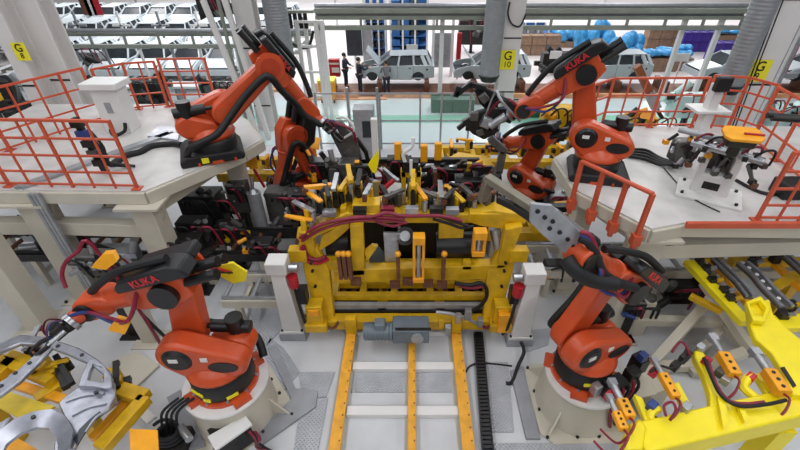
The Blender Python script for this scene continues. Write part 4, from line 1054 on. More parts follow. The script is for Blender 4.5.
for (px, py, y, h, yaw) in ((318, 206, 6.6, .3, .8), (326, 198, 6.9, .4, 2), (360, 196, 7.0, .45, 0), (370, 200, 6.95, .4, 3), (388, 203, 6.9, .3, .4), (398, 202, 6.9, .35, 2.4), (430, 204, 6.9, .35, 1), (450, 202, 6.9, .35, 2.7), (470, 202, 6.85, .3, .5), (486, 201, 6.8, .3, 2)):
    clamp(cg, aty(px, py+6, y), h, yaw, col=random.choice(['yellow', 'dark', 'gun']), arm=random.choice(['dark', 'gun', 'steel', 'brown', 'amber']))
for k, (px, py, y) in enumerate(((330, 214, 6.5), (360, 212, 6.55), (388, 211, 6.55), (412, 211, 6.55), (436, 211, 6.55), (452, 212, 6.55))):
    a_ = aty(px, py, y); MB().bx(a_.x-.12, a_.x+.12, y-.08, y+.05, a_.z-.02, a_.z+.1).build('manifold', ('steel', 'dark', 'magenta', 'steel', 'dark', 'alu')[k], cg, bevel=.006)
solo(MB().tube([V((aty(92, 245, 5.6).x+.25, 5.65, 0.0)), V((aty(92, 245, 5.6).x+.22, 5.62, .9)), aty(92, 245, 5.6), aty(78, 252, 5.5), aty(66, 262, 5.4), aty(62, 275, 5.3), aty(66, 288, 5.2)], .032, 8), 'hose', 'magenta', 'dark red hose arching beside the left platform leg', 'hose')
t = thing('aluminium_profile', 'pair of grey aluminium profiles leaning along the left platform leg', 'profile', at(80, 300, 0))
for k in range(3):
    a_ = aty(28+4*k, 192, 6.85); b_ = V((a_.x+.02, a_.y, .0)); MB().bar(V((a_.x, a_.y, 2.9)), b_, .06, .06).build('profile', 'alu', t)
for k in range(2): MB().bar(V((-7.5+.12*k, 7.0, DZ+.03)), V((-5.8+.12*k, 9.6, DZ+.03)), .1, .06).build('tray', 'alu', t)
# ============================================================ left car side frame on its fixture
z1 = 1.3
def on(px, py, z=z1): return at(px, py, z)
t = sf = thing('car_side_frame', 'shiny silver car side frame lying on the yellow fixture at bottom left', 'car body part', on(60, 400))
def sheet(pts, name, z=z1, th=.07, m='sheet', par=None, bv=.02, zs=None):
    P = [on(p[0], p[1], z + (p[2] if len(p) > 2 else 0)) for p in pts]
    return MB().slab(P, (0, 0, th)).build(name, m, par or sf, bevel=bv)
sheet([(-30, 366, -.1), (0, 346), (22, 337), (48, 339), (80, 350), (100, 362), (114, 376), (108, 380), (94, 368), (72, 358), (46, 348), (22, 346), (4, 354), (-30, 376, -.1)], 'roof_rail')
sheet([(47, 346), (54, 350), (44, 362), (22, 384), (0, 400), (-20, 410), (-20, 398), (0, 386), (18, 374), (36, 358)], 'centre_pillar')
m = MB().ring([on(*p) for p in ((92, 362), (106, 368), (114, 380), (114, 390), (108, 392), (96, 390), (80, 390), (85, 376))],
              [on(*p) for p in ((95, 367), (104, 371), (106, 378), (106, 385), (104, 386), (98, 385), (90, 383), (92, 374))], (0, 0, .09))
m.build('quarter_window_ring', 'sheet', sf, bevel=.02)
sheet([(80, 390), (100, 388), (116, 384), (117, 398), (112, 410), (98, 420), (84, 436), (76, 452), (56, 462), (56, 446), (68, 424), (60, 406), (68, 398)], 'quarter_panel', z=z1-.06)
# wheel arch: curved band
arc_o = [(-14, 450), (0, 430), (14, 419), (34, 411), (52, 409), (66, 416), (73, 430), (70, 448)]
arc_i = [(-4, 466), (6, 444), (20, 433), (36, 427), (48, 428), (56, 436), (58, 448), (54, 460)]
P0 = [on(p[0], p[1], z1+.10) for p in arc_o]; P1 = [on(p[0], p[1], z1+.02) for p in arc_i]
vs = P0+P1; n = len(P0)
m = MB().add(vs + [v+V((0, 0, -.05)) for v in vs], [(i, i+1, n+i+1, n+i) for i in range(n-1)] + [(2*n+i, 3*n+i, 3*n+i+1, 2*n+i+1) for i in range(n-1)] +
             [(i, 2*n+i, 2*n+i+1, i+1) for i in range(n-1)] + [(n+i, n+i+1, 3*n+i+1, 3*n+i) for i in range(n-1)] + [(0, n, 3*n, 2*n), (n-1, 3*n-1, 4*n-1, 2*n-1)])
m.build('wheel_arch', 'sheet', sf, smooth=60)
sheet([(-10, 436), (0, 426), (14, 418), (0, 440), (-10, 452)], 'sill_end')
m = MB()
for pts in ([(66, 402), (84, 396), (104, 394)], [(72, 416), (88, 408), (106, 404)], [(86, 432), (96, 418), (108, 410)]):
    m.tube([on(p[0], p[1], z1+.02) for p in pts], .02, 6)
m.build('pressed_rib', 'sheet', sf, smooth=60)
for p in ((4, 389), (18, 376), (32, 366), (98, 395), (36, 420), (60, 349), (84, 358)):
    q = on(*p); MB().cyl(q+V((0, 0, .05)), q+V((0, 0, .088)), .03, n=10).build('locator_hole', 'window', sf)
m = MB().slab([on(p[0], p[1], z1+.0) for p in ((74, 440), (80, 430), (90, 420), (100, 412), (104, 414), (92, 424), (84, 436), (78, 446))], (0, 0, .022))
m.build('opening', 'window', sf)

t = ff = thing('side_frame_fixture', 'yellow and amber beam fixture under the silver car side frame', 'fixture', on(50, 400, 0))
def fb(a, b_, w=.16, h=.16, z=1.0, m='yellow', nm='beam'):
    A_ = on(*a, z); B_ = on(*b_, z); return MB().bar(A_, B_, w, h).build(nm, m, ff, bevel=.01)
fb((-20, 392), (14, 360), .2); fb((-10, 356), (52, 382)); fb((-6, 378), (72, 402), .14, .1, .85, 'amber'); fb((36, 400), (72, 378), .18, .14, .85)
fb((10, 356), (58, 372)); fb((100, 450), (146, 398), .2); fb((120, 390), (146, 398), .22); fb((92, 440), (130, 400), .12, .12, .85, 'amber')
fb((58, 366), (66, 388), .1, .1, 1.05, 'black', 'strut'); fb((20, 340), (36, 358), .07, .07, 1.1, 'black', 'strut'); fb((56, 356), (72, 384), .09, .09, 1.1, 'black', 'strut')
MB().slab([on(p[0], p[1], .9) for p in ((-10, 404), (12, 394), (56, 408), (30, 424))], (0, 0, .05)).build('amber_plate', mat('pale_yellow', (214, 186, 60), .5), ff)
MB().slab([on(p[0], p[1], .8) for p in ((0, 446), (20, 440), (40, 452), (20, 462))], (0, 0, .05)).build('amber_plate', 'amber', ff)
for k, p in enumerate(((0, 365), (60, 385), (132, 405), (105, 440), (20, 440))):
    q = on(*p, 0); MB().bx(q.x-.09, q.x+.09, q.y-.09, q.y+.09, 0, .95).build('leg', 'yellow', ff)
for px, py, yw_ in ((122, 388, .5), (112, 402, 1.2), (64, 372, 2), (36, 352, .2)):
    clamp(ff, on(px, py, .9), .24, yw_, arm=random.choice(['yellow', 'dark', 'steel']))
MB().slab([on(p[0], p[1], 1.25) for p in ((130, 430), (158, 431), (160, 462), (132, 462))], (0, 0, .03)).build('amber_shield', 'amber', ff)
q = on(150, 412, .4)
solo(MB().slab([at(p[0], p[1], .3) for p in ((136, 414), (146, 408), (157, 418), (148, 425))], (0, 0, .05)), 'white_bracket_plate', 'white', 'white drilled bracket plate beside the yellow fixture end', 'bracket plate')
t = thing('coiled_tool', 'dark coiled cable tool on the floor at bottom left', 'tool', at(176, 440, 0))
q = at(170, 436, .35)
for k in range(3): MB().tube([q+V((.2*math.cos(a2)*(1-.1*k), .16*math.sin(a2)*(1-.1*k), .06*k)) for a2 in [i*PI/6 for i in range(13)]], .035, 6).build('coil', 'rubber', t, smooth=60)
MB().bx(q.x-.2, q.x+.25, q.y-.2, q.y+.2, 0, .3).build('body', 'dark', t)
MB().cyl(q+V((.15, .1, .1)), q+V((.4, -.12, .12)), .06).build('fitting', 'steel', t)
MB().tube([at(154, 425, .2), at(162, 420, .3), at(172, 421, .3), at(180, 428, .2)], .03, 6).build('cable', 'rubber', t)
# control box on the floor by the left pedestal
t = thing('junction_box', 'white topped junction box in front of the left drum pedestal', 'junction box', at(226, 445, 0))
MB().slab([at(p[0], p[1], .55) for p in ((208, 438), (246, 416), (253, 426), (216, 452))], (0, 0, .05)).build('lid', 'white', t, bevel=.01)
MB().slab([at(p[0], p[1], .1) for p in ((214, 444), (244, 424), (256, 440), (226, 462))], (0, 0, .42)).build('body', 'dark', t)
for k in range(4): MB().tube([at(246+3*k, 432, .5), at(254+2*k, 440, .5), at(262-2*k, 446, .2), at(272, 452+2*k, .06)], .025, 6).build('cable', ('rubber', 'magenta')[k % 2], t)
solo(MB().slab([at(p[0], p[1], .02) for p in ((112, 362), (138, 352), (160, 366), (128, 396), (116, 384))], (0, 0, .04)), 'bolted_floor_plate', 'beige', 'beige bolted floor plate beside the silver side frame', 'floor plate')
t = thing('floor_stanchion', 'beige stanchion standing behind the left robot gun', 'stanchion', at(160, 345, 0))
q = at(152, 340, 0)
MB().bx(q.x-.14, q.x+.14, q.y-.1, q.y+.14, .03, 1.1).build('post', 'beige', t, bevel=.01)
MB().bx(q.x-.3, q.x+.3, q.y-.25, q.y+.25, 0, .03).build('foot_plate', 'beige', t)
MB().tube([q+V((.15, -.1, .9)), q+V((.35, -.15, .5)), q+V((.5, -.1, .06)), q+V((.8, 0, .04))], .035, 6).build('cable', 'rubber', t)

# ============================================================ right: beige stand, rack with rails, yellow gripper frame
t = st = thing('support_stand', 'beige A-shaped steel stand carrying the yellow rack at right', 'stand', at(680, 340, 0))
def sb(a, za, b_, zb, w=.17, nm='beam'):
    return MB().bar(at(*a, za), at(*b_, zb), w, w).build(nm, 'beige', st, bevel=.01)
sb((722, 286), 1.1, (650, 366), .12); sb((625, 320), .45, (720, 322), .45); sb((650, 366), .15, (700, 366), .15)
sb((704, 282), 1.2, (752, 352), .4); sb((720, 322), .4, (752, 352), .4); sb((745, 352), .4, (690, 372), .12); sb((700, 350), .2, (730, 322), .4, .14)
q = at(630, 330, 0); MB().bx(q.x-.2, q.x+.2, q.y-.15, q.y+.25, 0, .95).build('block', 'beige', st, bevel=.015)
q = at(648, 398, 0); MB().slab([at(p[0], p[1], .75) for p in ((626, 366), (642, 362), (656, 396), (634, 400))], (0, 0, .05)).build('cap_plate', 'beige', st, bevel=.01)
MB().slab([at(p[0], p[1], .05) for p in ((628, 392), (646, 386), (658, 412), (640, 418))], (0, 0, .7)).build('box_leg', 'beige', st, bevel=.01)
q = at(752, 352, 0); MB().bx(q.x-.15, q.x+.15, q.y-.15, q.y+.15, 0, .5).build('foot', 'beige', st)
q = at(704, 300, 0); MB().bx(q.x-.12, q.x+.12, q.y-.1, q.y+.14, 0, 1.1).build('foot', 'beige', st)

zr = 1.7
t = rk = thing('rail_rack', 'deep yellow slanted rack holding grey pressed rails at right', 'rack', at(730, 300, 0))
def rb(a, b_, w=.14, h=.14, z=zr-.15, m='yellow', nm='beam'):
    return MB().bar(at(*a, z), at(*b_, z), w, h).build(nm, m, rk, bevel=.01)
rb((688, 262), (746, 324), .2, .12, m='bright'); rb((708, 256), (760, 318), .12, .1, zr-.25, 'amber'); rb((730, 262), (810, 262), .18, .14, zr-.3); rb((742, 258), (800, 322), .12, .1, zr-.3, 'amber')
rb((690, 296), (722, 312), .12, .1, zr-.4, m='yellow'); rb((770, 290), (820, 262), .16, .12, zr-.3); rb((776, 324), (812, 322), .3, .12, zr-.2, 'bright'); rb((772, 262), (812, 298), .14, .1, zr-.3, 'amber')
for (px, py) in ((694, 252), (700, 262), (706, 270), (730, 300), (724, 292), (752, 264), (790, 306), (782, 316), (756, 258), (712, 282), (776, 258)):
    q = at(px, py, zr-.12); k = MB().box(q, (.16, .14, .2)).build('clamp', 'black', rk, bevel=.01)
    MB().cyl(q+V((0, 0, .0)), q+V((.1, -.08, .14)), .04, n=8).build('cylinder', random.choice(['dark', 'steel', 'yellow']), k)
for k, p in enumerate(((700, 290), (760, 330), (800, 330))):
    q = at(*p, 0); MB().bx(q.x-.08, q.x+.08, q.y-.08, q.y+.08, 0, zr-.35).build('leg', 'yellow', rk)
def grail(label, pts, w, holes):
    P = spline([at(p[0], p[1], zr) + V((0, 0, p[2] if len(p) > 2 else 0)) for p in pts], 4)
    t = thing('pressed_rail', label, 'car part', P[0], 0, 'grey pressed rails on the rack')
    m = MB(); m2 = {-1: MB(), 1: MB()}; m3 = MB()
    for i in range(len(P)-1):
        d = (P[i+1]-P[i]); s_ = V((-d.y, d.x, 0)).normalized()
        m.bar(P[i], P[i+1]+d*.05, w, .05)
        for g_ in (-1, 1): m2[g_].bar(P[i]+s_*g_*w*.36+V((0, 0, .04)), P[i+1]+d*.05+s_*g_*w*.36+V((0, 0, .04)), w*.22, .05)
        if holes and i % 2 == 0: m3.cyl(P[i]+V((0, 0, .03)), P[i]+V((0, 0, .045)), w*.13, n=10)
    m.build('web', 'gun', t); [q_.build('flange', 'sheet', t) for q_ in m2.values()]
    if holes: m3.build('hole', 'white', t)
grail('slim curved grey rail, leftmost on the yellow rack', [(697, 242), (708, 254), (724, 270), (738, 284), (749, 298)], .14, False)
grail('broad drilled grey rail in the middle of the yellow rack', [(742, 264), (756, 276), (768, 290), (786, 308)], .26, True)
grail('grey rail at the right edge of the yellow rack', [(786, 258), (800, 270), (820, 288)], .16, False)

zg = 1.75
t = gf = thing('gripper_frame', 'bright yellow welded gripper frame with clamps at bottom right', 'gripper frame', at(710, 420, 0))
# main box beam: top face and front face with real depth
a_, b_ = at(637, 444, zg), at(837, 398, zg)
MB().bar(a_-(b_-a_).normalized()*.05, b_, .37, .36).build('main_beam', 'bright', gf, bevel=.03)
MB().slab([at(p[0], p[1], zg-.1) for p in ((618, 446), (632, 430), (640, 440), (636, 462), (618, 462))], (0, 0, .3)).build('beam_end', 'bright', gf, bevel=.03)
P = [(744, 308), (766, 304), (770, 320), (784, 334), (806, 352), (820, 372), (820, 402), (788, 400), (780, 378), (768, 358), (752, 344), (746, 328)]
MB().slab([at(p[0], p[1], zg+.15) for p in P], (0, 0, .12)).build('swan_arm', 'bright', gf, bevel=.02)
m = MB().ring([at(p[0], p[1], zg+.28) for p in ((743, 306), (758, 300), (768, 312), (762, 326), (750, 324))], [at(p[0], p[1], zg+.28) for p in ((747, 308), (757, 304), (763, 312), (760, 320), (751, 319))], (0, 0, .1)).build('arm_head', 'bright', gf, bevel=.015)
MB().slab([at(p[0], p[1], zg+.272) for p in ((780, 368), (784, 367), (796, 386), (793, 388))], (0, 0, .012)).build('slot', 'dark', gf)
P = [(690, 356), (700, 358), (708, 372), (716, 396), (728, 408), (706, 414), (706, 400), (700, 380), (692, 364)]
MB().slab([at(p[0], p[1], zg+.05) for p in P], (0, 0, .14)).build('curved_arm', 'bright', gf, bevel=.02)
for pts in (((716, 398), (724, 400), (726, 424), (722, 430)), ((734, 402), (738, 402), (746, 418), (743, 424))):
    MB().slab([at(p[0], p[1], zg+.2) for p in pts], (0, 0, .05)).build('rib', 'bright', gf)
P = [(670, 388), (676, 386), (690, 412), (684, 418)]
MB().slab([at(p[0], p[1], zg+.05) for p in P], (0, 0, .1)).build('strut', 'bright', gf, bevel=.01)
P = [(632, 398), (640, 402), (650, 424), (644, 428)]
MB().slab([at(p[0], p[1], zg+.05) for p in P], (0, 0, .1)).build('strut', 'bright', gf, bevel=.01)
P = [(752, 378), (758, 376), (770, 394), (764, 398)]
MB().slab([at(p[0], p[1], zg+.05) for p in P], (0, 0, .1)).build('strut', 'bright', gf, bevel=.01)
MB().tube([at(654, 424, zg+.1), at(650, 416, zg+.15), at(656, 409, zg+.2), at(659, 412, zg+.2)], .05, 8).build('hook', 'bright', gf)
MB().tube([at(756, 398, zg+.1), at(744, 388, zg+.15), at(746, 380, zg+.2), at(752, 376, zg+.2)], .06, 8).build('hook', 'bright', gf)
q = at(820, 410, 0)
for p in ((640, 452), (790, 416)):
    q = at(*p, zg); MB().bx(q.x-.12, q.x+.12, q.y-.12, q.y+.12, 0, zg-.2).build('stand_leg', 'bright', gf)
def act(p0, p1, w, z=zg+.3, lab='amber'):
    A_, B_ = at(*p0, z), at(*p1, z); d = (B_-A_)
    c = MB().bar(A_, B_, w, w*.8).build('actuator', lab, gf, bevel=.012)
    MB().cyl(A_-d.normalized()*w*1.6, A_, w*.32).build('rod', 'steel', c)
    MB().box(A_-d.normalized()*w*1.8, (w*.7, w*.7, w*.6)).build('jaw', 'steel', c)
    m = MB()
    for f in (.2, .5, .8): q = A_.lerp(B_, f)+V((0, 0, w*.4)); m.cyl(q, q+V((0, 0, .012)), w*.14, n=8)
    m.build('port', 'black', c)
    MB().tube([B_, B_+d.normalized()*.1+V((0, 0, .02)), B_+V((-.1, -.2, -.1)), B_+V((-.2, -.2, -.2)), B_+V((-.3, .0, -.25))], .016, 6).build('hose', 'magenta', c)
act((722, 354), (735, 376), .16); act((768, 371), (784, 394), .17); act((621, 400), (630, 418), .14); act((616, 412), (624, 430), .11); act((662, 374), (676, 398), .12, lab='amber')
for px, py, c in ((690, 350, 'gun'), (684, 358, 'dark'), (700, 348, 'steel'), (675, 366, 'dark'), (726, 380, 'steel'), (720, 372, 'gun'), (706, 362, 'red'), (654, 372, 'red'), (610, 396, 'red'), (750, 378, 'red'), (686, 408, 'steel'), (652, 406, 'blue_hose')):
    MB().box(at(px, py, zg+.2), (.13, .1, .12), Matrix.Rotation(.6, 3, 'Z')).build('valve', c, gf, bevel=.01)
for k, pts in enumerate(([(704, 358), (712, 378), (722, 396), (740, 406), (768, 404), (786, 400)], [(708, 360), (716, 384), (728, 400), (744, 404), (764, 402)], [(672, 352), (680, 342), (686, 346), (690, 356)], [(666, 416), (664, 406), (672, 402), (676, 410), (670, 420)], [(650, 372), (660, 366), (674, 368), (690, 356)])):
    MB().tube([at(p[0], p[1], zg+.28) for p in pts], .024 if k < 2 else .018, 7).build('hose', ('rubber', 'magenta', 'magenta', 'magenta', 'rubber')[k], gf, smooth=60)

# ============================================================ things on the platforms
def dk(px, py, z=DZ): return at(px, py, z)
q = dk(122, 130)
t = thing('deck_cabinet', 'pale steel pedestal cabinet standing on the left platform', 'cabinet', (q.x+.2, q.y, DZ))
MB().slab([(q.x-.25, q.y-.2, DZ), (q.x+.35, q.y-.2, DZ), (q.x+.35, q.y+.25, DZ), (q.x-.25, q.y+.25, DZ)], (0, 0, 1.05)).build('body', 'white', t, bevel=.015)
MB().bx(q.x-.38, q.x+.46, q.y-.3, q.y+.32, DZ+1.05, DZ+1.2).build('cap', 'white', t, bevel=.02)
MB().bx(q.x-.02, q.x+.12, q.y-.215, q.y-.2, DZ+.5, DZ+.75).build('socket', 'alu', t)
MB().tube([(q.x-.1, q.y-.25, DZ+.1), (q.x+.05, q.y-.4, DZ+.03), (q.x+.3, q.y-.35, DZ+.12), (q.x+.35, q.y-.3, DZ+.3)], .04, 7).build('cable', 'rubber', t)
m = MB().tube([dk(112, 165, DZ+.05), dk(125, 156, DZ+.05), dk(140, 152, DZ+.05), dk(152, 146, DZ+.05), dk(172, 144, DZ+.05), dk(182, 145, DZ+.1)], .07, 8)
solo(m, 'supply_hose', 'rubber', 'black supply hose lying across the left platform to the robot', 'hose', smooth=60)
t = thing('valve_stand', 'dark valve stand with blue fittings behind the front railing on the left platform', 'valve stand', dk(102, 180))
q = dk(106, 172)
MB().bar(q, q+V((-.12, 0, 1.15)), .1, .1).build('post', 'dark', t)
for k in range(5): MB().box(q+V((-.02*k, -.06, .25+.2*k)), (.2, .12, .13)).build('valve', ('dark', 'gun', 'dark', 'blue_hose', 'dark')[k], t)
for k in range(3): MB().tube([q+V((.1, -.05, .9-.2*k)), q+V((.25, -.1, .6-.2*k)), q+V((.12, 0, .2)), q+V((.3+.1*k, .2, .03))], .03, 6).build('hose', 'rubber', t)
solo(MB().slab([dk(148, 138, DZ), dk(160, 128, DZ), dk(182, 131, DZ), dk(178, 142, DZ)], (0, 0, .06)), 'cover_sheet', 'sheet', 'crumpled silver cover sheet on the left platform by the robot', 'cover')
# right: parked tool with yellow plate on a white stand
t = ts = thing('tool_stand', 'white open-framed stand tilted on the right platform under the parked tool', 'stand', dk(704, 195))
X = Matrix.Translation(dk(706, 196)) @ Matrix.Rotation(R(-32), 4, 'Z')
m = MB(X)
O = [(-.3, 0, 0), (.3, 0, 0), (.3, 0, 1.0), (-.3, 0, 1.0)]; I = [(-.18, 0, .42), (.18, 0, .42), (.18, 0, .86), (-.18, 0, .86)]
m.ring(O, I, (0, .3, 0)).build('frame', 'white', ts, bevel=.03)
MB(X).bx(-.13, .13, -.01, 0, .14, .28).build('slot', 'dark', ts)
MB(X).bx(-.2, .2, .27, .29, .4, .88).build('inner_shade_plate', 'gun', ts)  # grey sheet painting the shadowed inside of the frame opening
MB(X).bx(-.06, .04, .1, .2, .42, .7).build('latch', 'black', ts)
MB(X).bx(-.5, .55, -.3, .45, 0, .05).build('foot_plate', 'white', ts, bevel=.01)
k = MB(X)
for sx in (-.4, .45):
    for sy in (-.2, .35): k.cyl((sx, sy, .05), (sx, sy, .09), .03, n=6)
k.build('bolt_ring', 'dark', ts)
t = pt = thing('parked_gripper', 'parked gripper tool with a yellow plate and silver tubes on the right platform', 'gripper', dk(722, 180))
yq = X.translation.y
Zt = DZ+1.05
A_, B_ = at(692, 142, Zt), at(764, 162, Zt)
MB().cyl(A_, B_, .065).build('tube', 'steel', pt)
MB().cyl(A_+V((-.1, .3, .1)), B_+V((-.2, .3, .15)), .05).build('tube', 'alu', pt)
Q = Matrix.Translation(at(742, 136, Zt+.42)) @ Matrix.Rotation(R(-14), 4, 'Z') @ Matrix.Rotation(R(12), 4, 'X')
yp = MB(Q).slab([(-.27, -.1, 0), (-.2, -.18, 0), (.2, -.18, 0), (.27, -.1, 0), (.27, .1, 0), (.2, .19, 0), (-.2, .19, 0), (-.27, .1, 0)], (0, 0, .05)).build('yellow_plate', 'amber', pt, bevel=.01)
MB(Q).bx(0, .27, -.04, -.01, .05, .075).build('red_bar', 'red', yp)
MB(Q).bx(-.2, .2, -.13, .13, -.14, -.02).build('plate_mount', 'black', pt, bevel=.02)
MB(Q).bx(-.06, .06, -.06, .06, -.36, -.14).build('neck', 'dark', pt)
g = random.Random(5)
for i in range(16):
    f = g.uniform(.38, 1.05) if i > 5 else g.uniform(-.1, .1); p = A_.lerp(B_, f)+V((g.uniform(-.1, .1), g.uniform(-.15, .3), g.uniform(-.3, .12)))
    d = V((g.uniform(-.2, .2), g.uniform(-.15, .1), -g.uniform(.15, .34)))
    c = MB().bar(p, p+d, .045, .05).build('finger', g.choice(['dark', 'gun', 'steel', 'black']), pt, bevel=.006)
    MB().box(p+d, (.09, .08, .08)).build('pad', g.choice(['dark', 'amber', 'black', 'gun', 'steel', 'brown']), c)
for i in range(6):
    p = A_.lerp(B_, i/6.)+V((0, -.05, .05)); MB().tube([p, p+V((.05, -.1, .15)), p+V((.25, -.05, .1)), p+V((.3, 0, -.15))], .02, 6).build('hose', ('magenta', 'rubber')[i % 2], pt)
for dy in (0, .12): 
    p = at(772, 118, Zt+.4)+V((0, dy, 0)); MB().cyl(p, p+V((.5, -.1, .0)), .05).build('arm', 'dark', pt)
MB().bar(at(745, 160, Zt), X @ V((.22, .3, .95)), .07).build('mount', 'dark', pt)
MB().bar(at(704, 150, Zt), X @ V((-.22, .3, .95)), .07).build('mount', 'dark', pt)
# white bracket tower with black lamp at the back of the right platform
t = thing('lamp_tower', 'leaning white tower with a black floodlight at the back of the right platform', 'lamp tower', dk(690, 160))
a_ = dk(692, 150); top = aty(706, 84, a_.y)
MB().bx(a_.x-.1, a_.x+.1, a_.y-.1, a_.y+.1, DZ, top.z).build('mast', 'white', t, bevel=.01)
MB().bx(a_.x-.35, a_.x+.35, a_.y-.22, a_.y+.3, DZ+.9, DZ+.96).build('shelf', 'white', t, bevel=.01)
MB().bx(a_.x-.2, a_.x+.1, a_.y-.25, a_.y-.1, top.z-.1, top.z+.2).build('floodlight', 'black', t, bevel=.03)
machine('grey hose and valve cluster by the tower on the right platform', dk(676, 165)+V((0, 0, .35)), (.5, .4, .5), ['gun', 'dark', 'steel'], 21, name='valve_cluster')
m = MB()
for k in range(4): m.tube([dk(628, 150+2*k, DZ+.05), dk(645, 150+3*k, DZ+.05), dk(660, 158+2*k, DZ+.05), dk(678, 164, DZ+.2)], .035, 6)
solo(m, 'supply_hoses', 'rubber', 'bundle of dark hoses crossing the right platform to the robot', 'hose bundle', smooth=60)
solo(MB().tube([dk(664, 168, DZ+.02), dk(690, 196, DZ+.02), dk(720, 212, DZ+.02)], .012, 5), 'deck_cable', 'black', 'thin dark cable curving over the right platform deck', 'cable')
solo(MB().tube([dk(736, 180, DZ+.03), dk(760, 192, DZ+.03), dk(782, 194, DZ+.03), dk(810, 186, DZ+.03)], .03, 6), 'deck_cable', 'rubber', 'black cable trailing right from the parked gripper', 'cable')
solo(MB().bx(dk(790, 195).x-.3, dk(790, 195).x+.6, dk(790, 195).y-.2, dk(790, 195).y+.2, DZ, DZ+.3), 'tool_case', 'black', 'black case on the deck behind the front right railing', 'case', bevel=.03)
# hanging yellow gripper behind the right rail
q = aty(648, 120, 9.8)
t = thing('hanging_tool', 'tool with a rusty arm and small yellow plate hanging behind the right railing', 'tool', aty(648, 100, 10.6))
MB().bar(aty(637, 66, 10.6), aty(649, 92, 10.6), .16).build('arm', mat('rusty_arm', (130, 74, 40), .5), t)
MB().bar(aty(649, 92, 10.6), aty(656, 108, 10.6), .2).build('wrist', 'alu', t)
MB().bar(aty(656, 108, 10.6), aty(662, 118, 10.6), .08).build('tip', 'black', t)
MB().slab([aty(640, 118, 10.4), aty(644, 114, 10.5), aty(656, 115, 10.5), aty(654, 121, 10.4)], (0, .05, .05)).build('yellow_plate', 'amber', t)
MB().bx(aty(646, 110, 10.6).x-.05, aty(646, 110, 10.6).x+.05, 10.55, 10.65, 0, aty(646, 118, 10.6).z).build('post', 'dark', t)
# ============================================================ silver car bodies
def suv(label, loc, rotz, group, hood_open=False, s=.88, paint='silver'):
    """unpainted sport-utility body, nose towards -x, origin in the middle of the underside"""
    t = thing('car_shell', label, 'car', loc, rotz, group, s)
    X = WORLD[t.name] @ Matrix.Translation(V((-2.2, 0, 0)))
    def arch(cx, r, z0, n=9): return [(cx - r*math.cos(PI*i/(n-1)), z0 + r*math.sin(PI*i/(n-1))) for i in range(n)]
    low = [(.03, .3), (.45, .3)] + arch(.85, .37, .3) + [(1.3, .22), (3.1, .22)] + arch(3.5, .37, .3) + [(3.95, .3), (4.36, .34), (4.42, .62), (4.38, .98), (4.25, 1.04), (1.2, .98), (.75, .93), (.25, .82), (.03, .66)]
    m = MB(X)
    # side skins, floor and front and rear faces
    for s_ in (-1, 1): m.prism(low, s_*.9, s_*.82)
    m.bx(.03, .1, -.85, .85, .34, .68).bx(4.3, 4.42, -.85, .85, .36, 1.0).bx(1.2, 4.0, -.85, .85, .24, .3).bx(1.15, 1.3, -.85, .85, .4, .98)
    b = m.build('lower_body', paint, t, bevel=.02)
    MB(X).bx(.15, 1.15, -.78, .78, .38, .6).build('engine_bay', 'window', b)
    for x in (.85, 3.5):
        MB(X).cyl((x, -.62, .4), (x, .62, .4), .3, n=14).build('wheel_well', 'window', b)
    # roof and pillars
    zr_ = 1.5
    m = MB(X); wt, wb = .62, .84
    roof = [(1.95, -wt, zr_-.03), (3.9, -wt, zr_), (4.05, -wt+.05, zr_-.04), (4.05, wt-.05, zr_-.04), (3.9, wt, zr_), (1.95, wt, zr_-.03), (1.85, wt-.06, zr_-.07), (1.85, -wt+.06, zr_-.07)]
    m.slab(roof, (0, 0, .05))
    rf = m.build('roof', paint, t, bevel=.02)
    for s_ in (-1, 1):
        for (xb, xt, w) in ((1.22, 1.92, .09), (2.35, 2.45, .1), (3.25, 3.22, .1), (3.95, 3.7, .2), (4.26, 4.0, .16)):
            MB(X).bar((xb, s_*wb, 1.0), (xt, s_*wt, zr_), w, .06, up=V((0, 1, 0))).build('pillar', paint, t)
        for q in ([(1.35, 1.02), (2.28, 1.02), (2.38, 1.42), (1.95, 1.4)], [(2.42, 1.02), (3.2, 1.02), (3.17, 1.42), (2.5, 1.42)], [(3.33, 1.03), (3.8, 1.05), (3.62, 1.4), (3.28, 1.42)]):
            def ysc(z): return s_*(wb - (wb-wt)*(z-1.0)/(zr_-1.0) - .05)
            MB(X).slab([(x, ysc(z), z) for x, z in q], (0, -s_*.02, 0)).build('window_opening', 'window', t)  # dark sheet in place of the shade inside an empty window
        for x in (2.33, 3.22): MB(X).bx(x-.008, x+.008, s_*.9, s_*.905, .3, .98).build('door_seam', 'window', b)
        MB(X).box((3.02, s_*.905, .86), (.14, .02, .04)).build('door_handle', 'dark', b)
        MB(X).cyl((4.0, s_*.9, .8), (4.0, s_*.905, .8), .06, n=10).build('filler_hole', 'window', b)
    MB(X).slab([(1.3, -.76, 1.0), (1.3, .76, 1.0), (1.92, .56, 1.44), (1.92, -.56, 1.44)], (.02, 0, -.02)).build('windscreen_opening', 'window', t)  # windscreen and rear too: dark sheets painting the unlit cabin
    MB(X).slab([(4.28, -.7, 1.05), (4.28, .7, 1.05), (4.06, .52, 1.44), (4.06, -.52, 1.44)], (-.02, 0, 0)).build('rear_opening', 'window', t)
    if hood_open: MB(X).slab([(1.2, -.75, 1.0), (1.2, .75, 1.0), (.55, .7, 1.75), (.55, -.7, 1.75)], (.03, 0, .03)).build('hood', paint, t)
    else: MB(X).slab([(.12, -.72, .74), (.75, -.8, .94), (1.22, -.82, .99), (1.22, .82, .99), (.75, .8, .94), (.12, .72, .74)], (0, 0, .02)).build('hood', paint, t, bevel=.01)
    return t
Yc = 22.7
G1 = 'silver car bodies on the finishing line'
def carx(px): return aty(px, 75, Yc).x
zc = .42
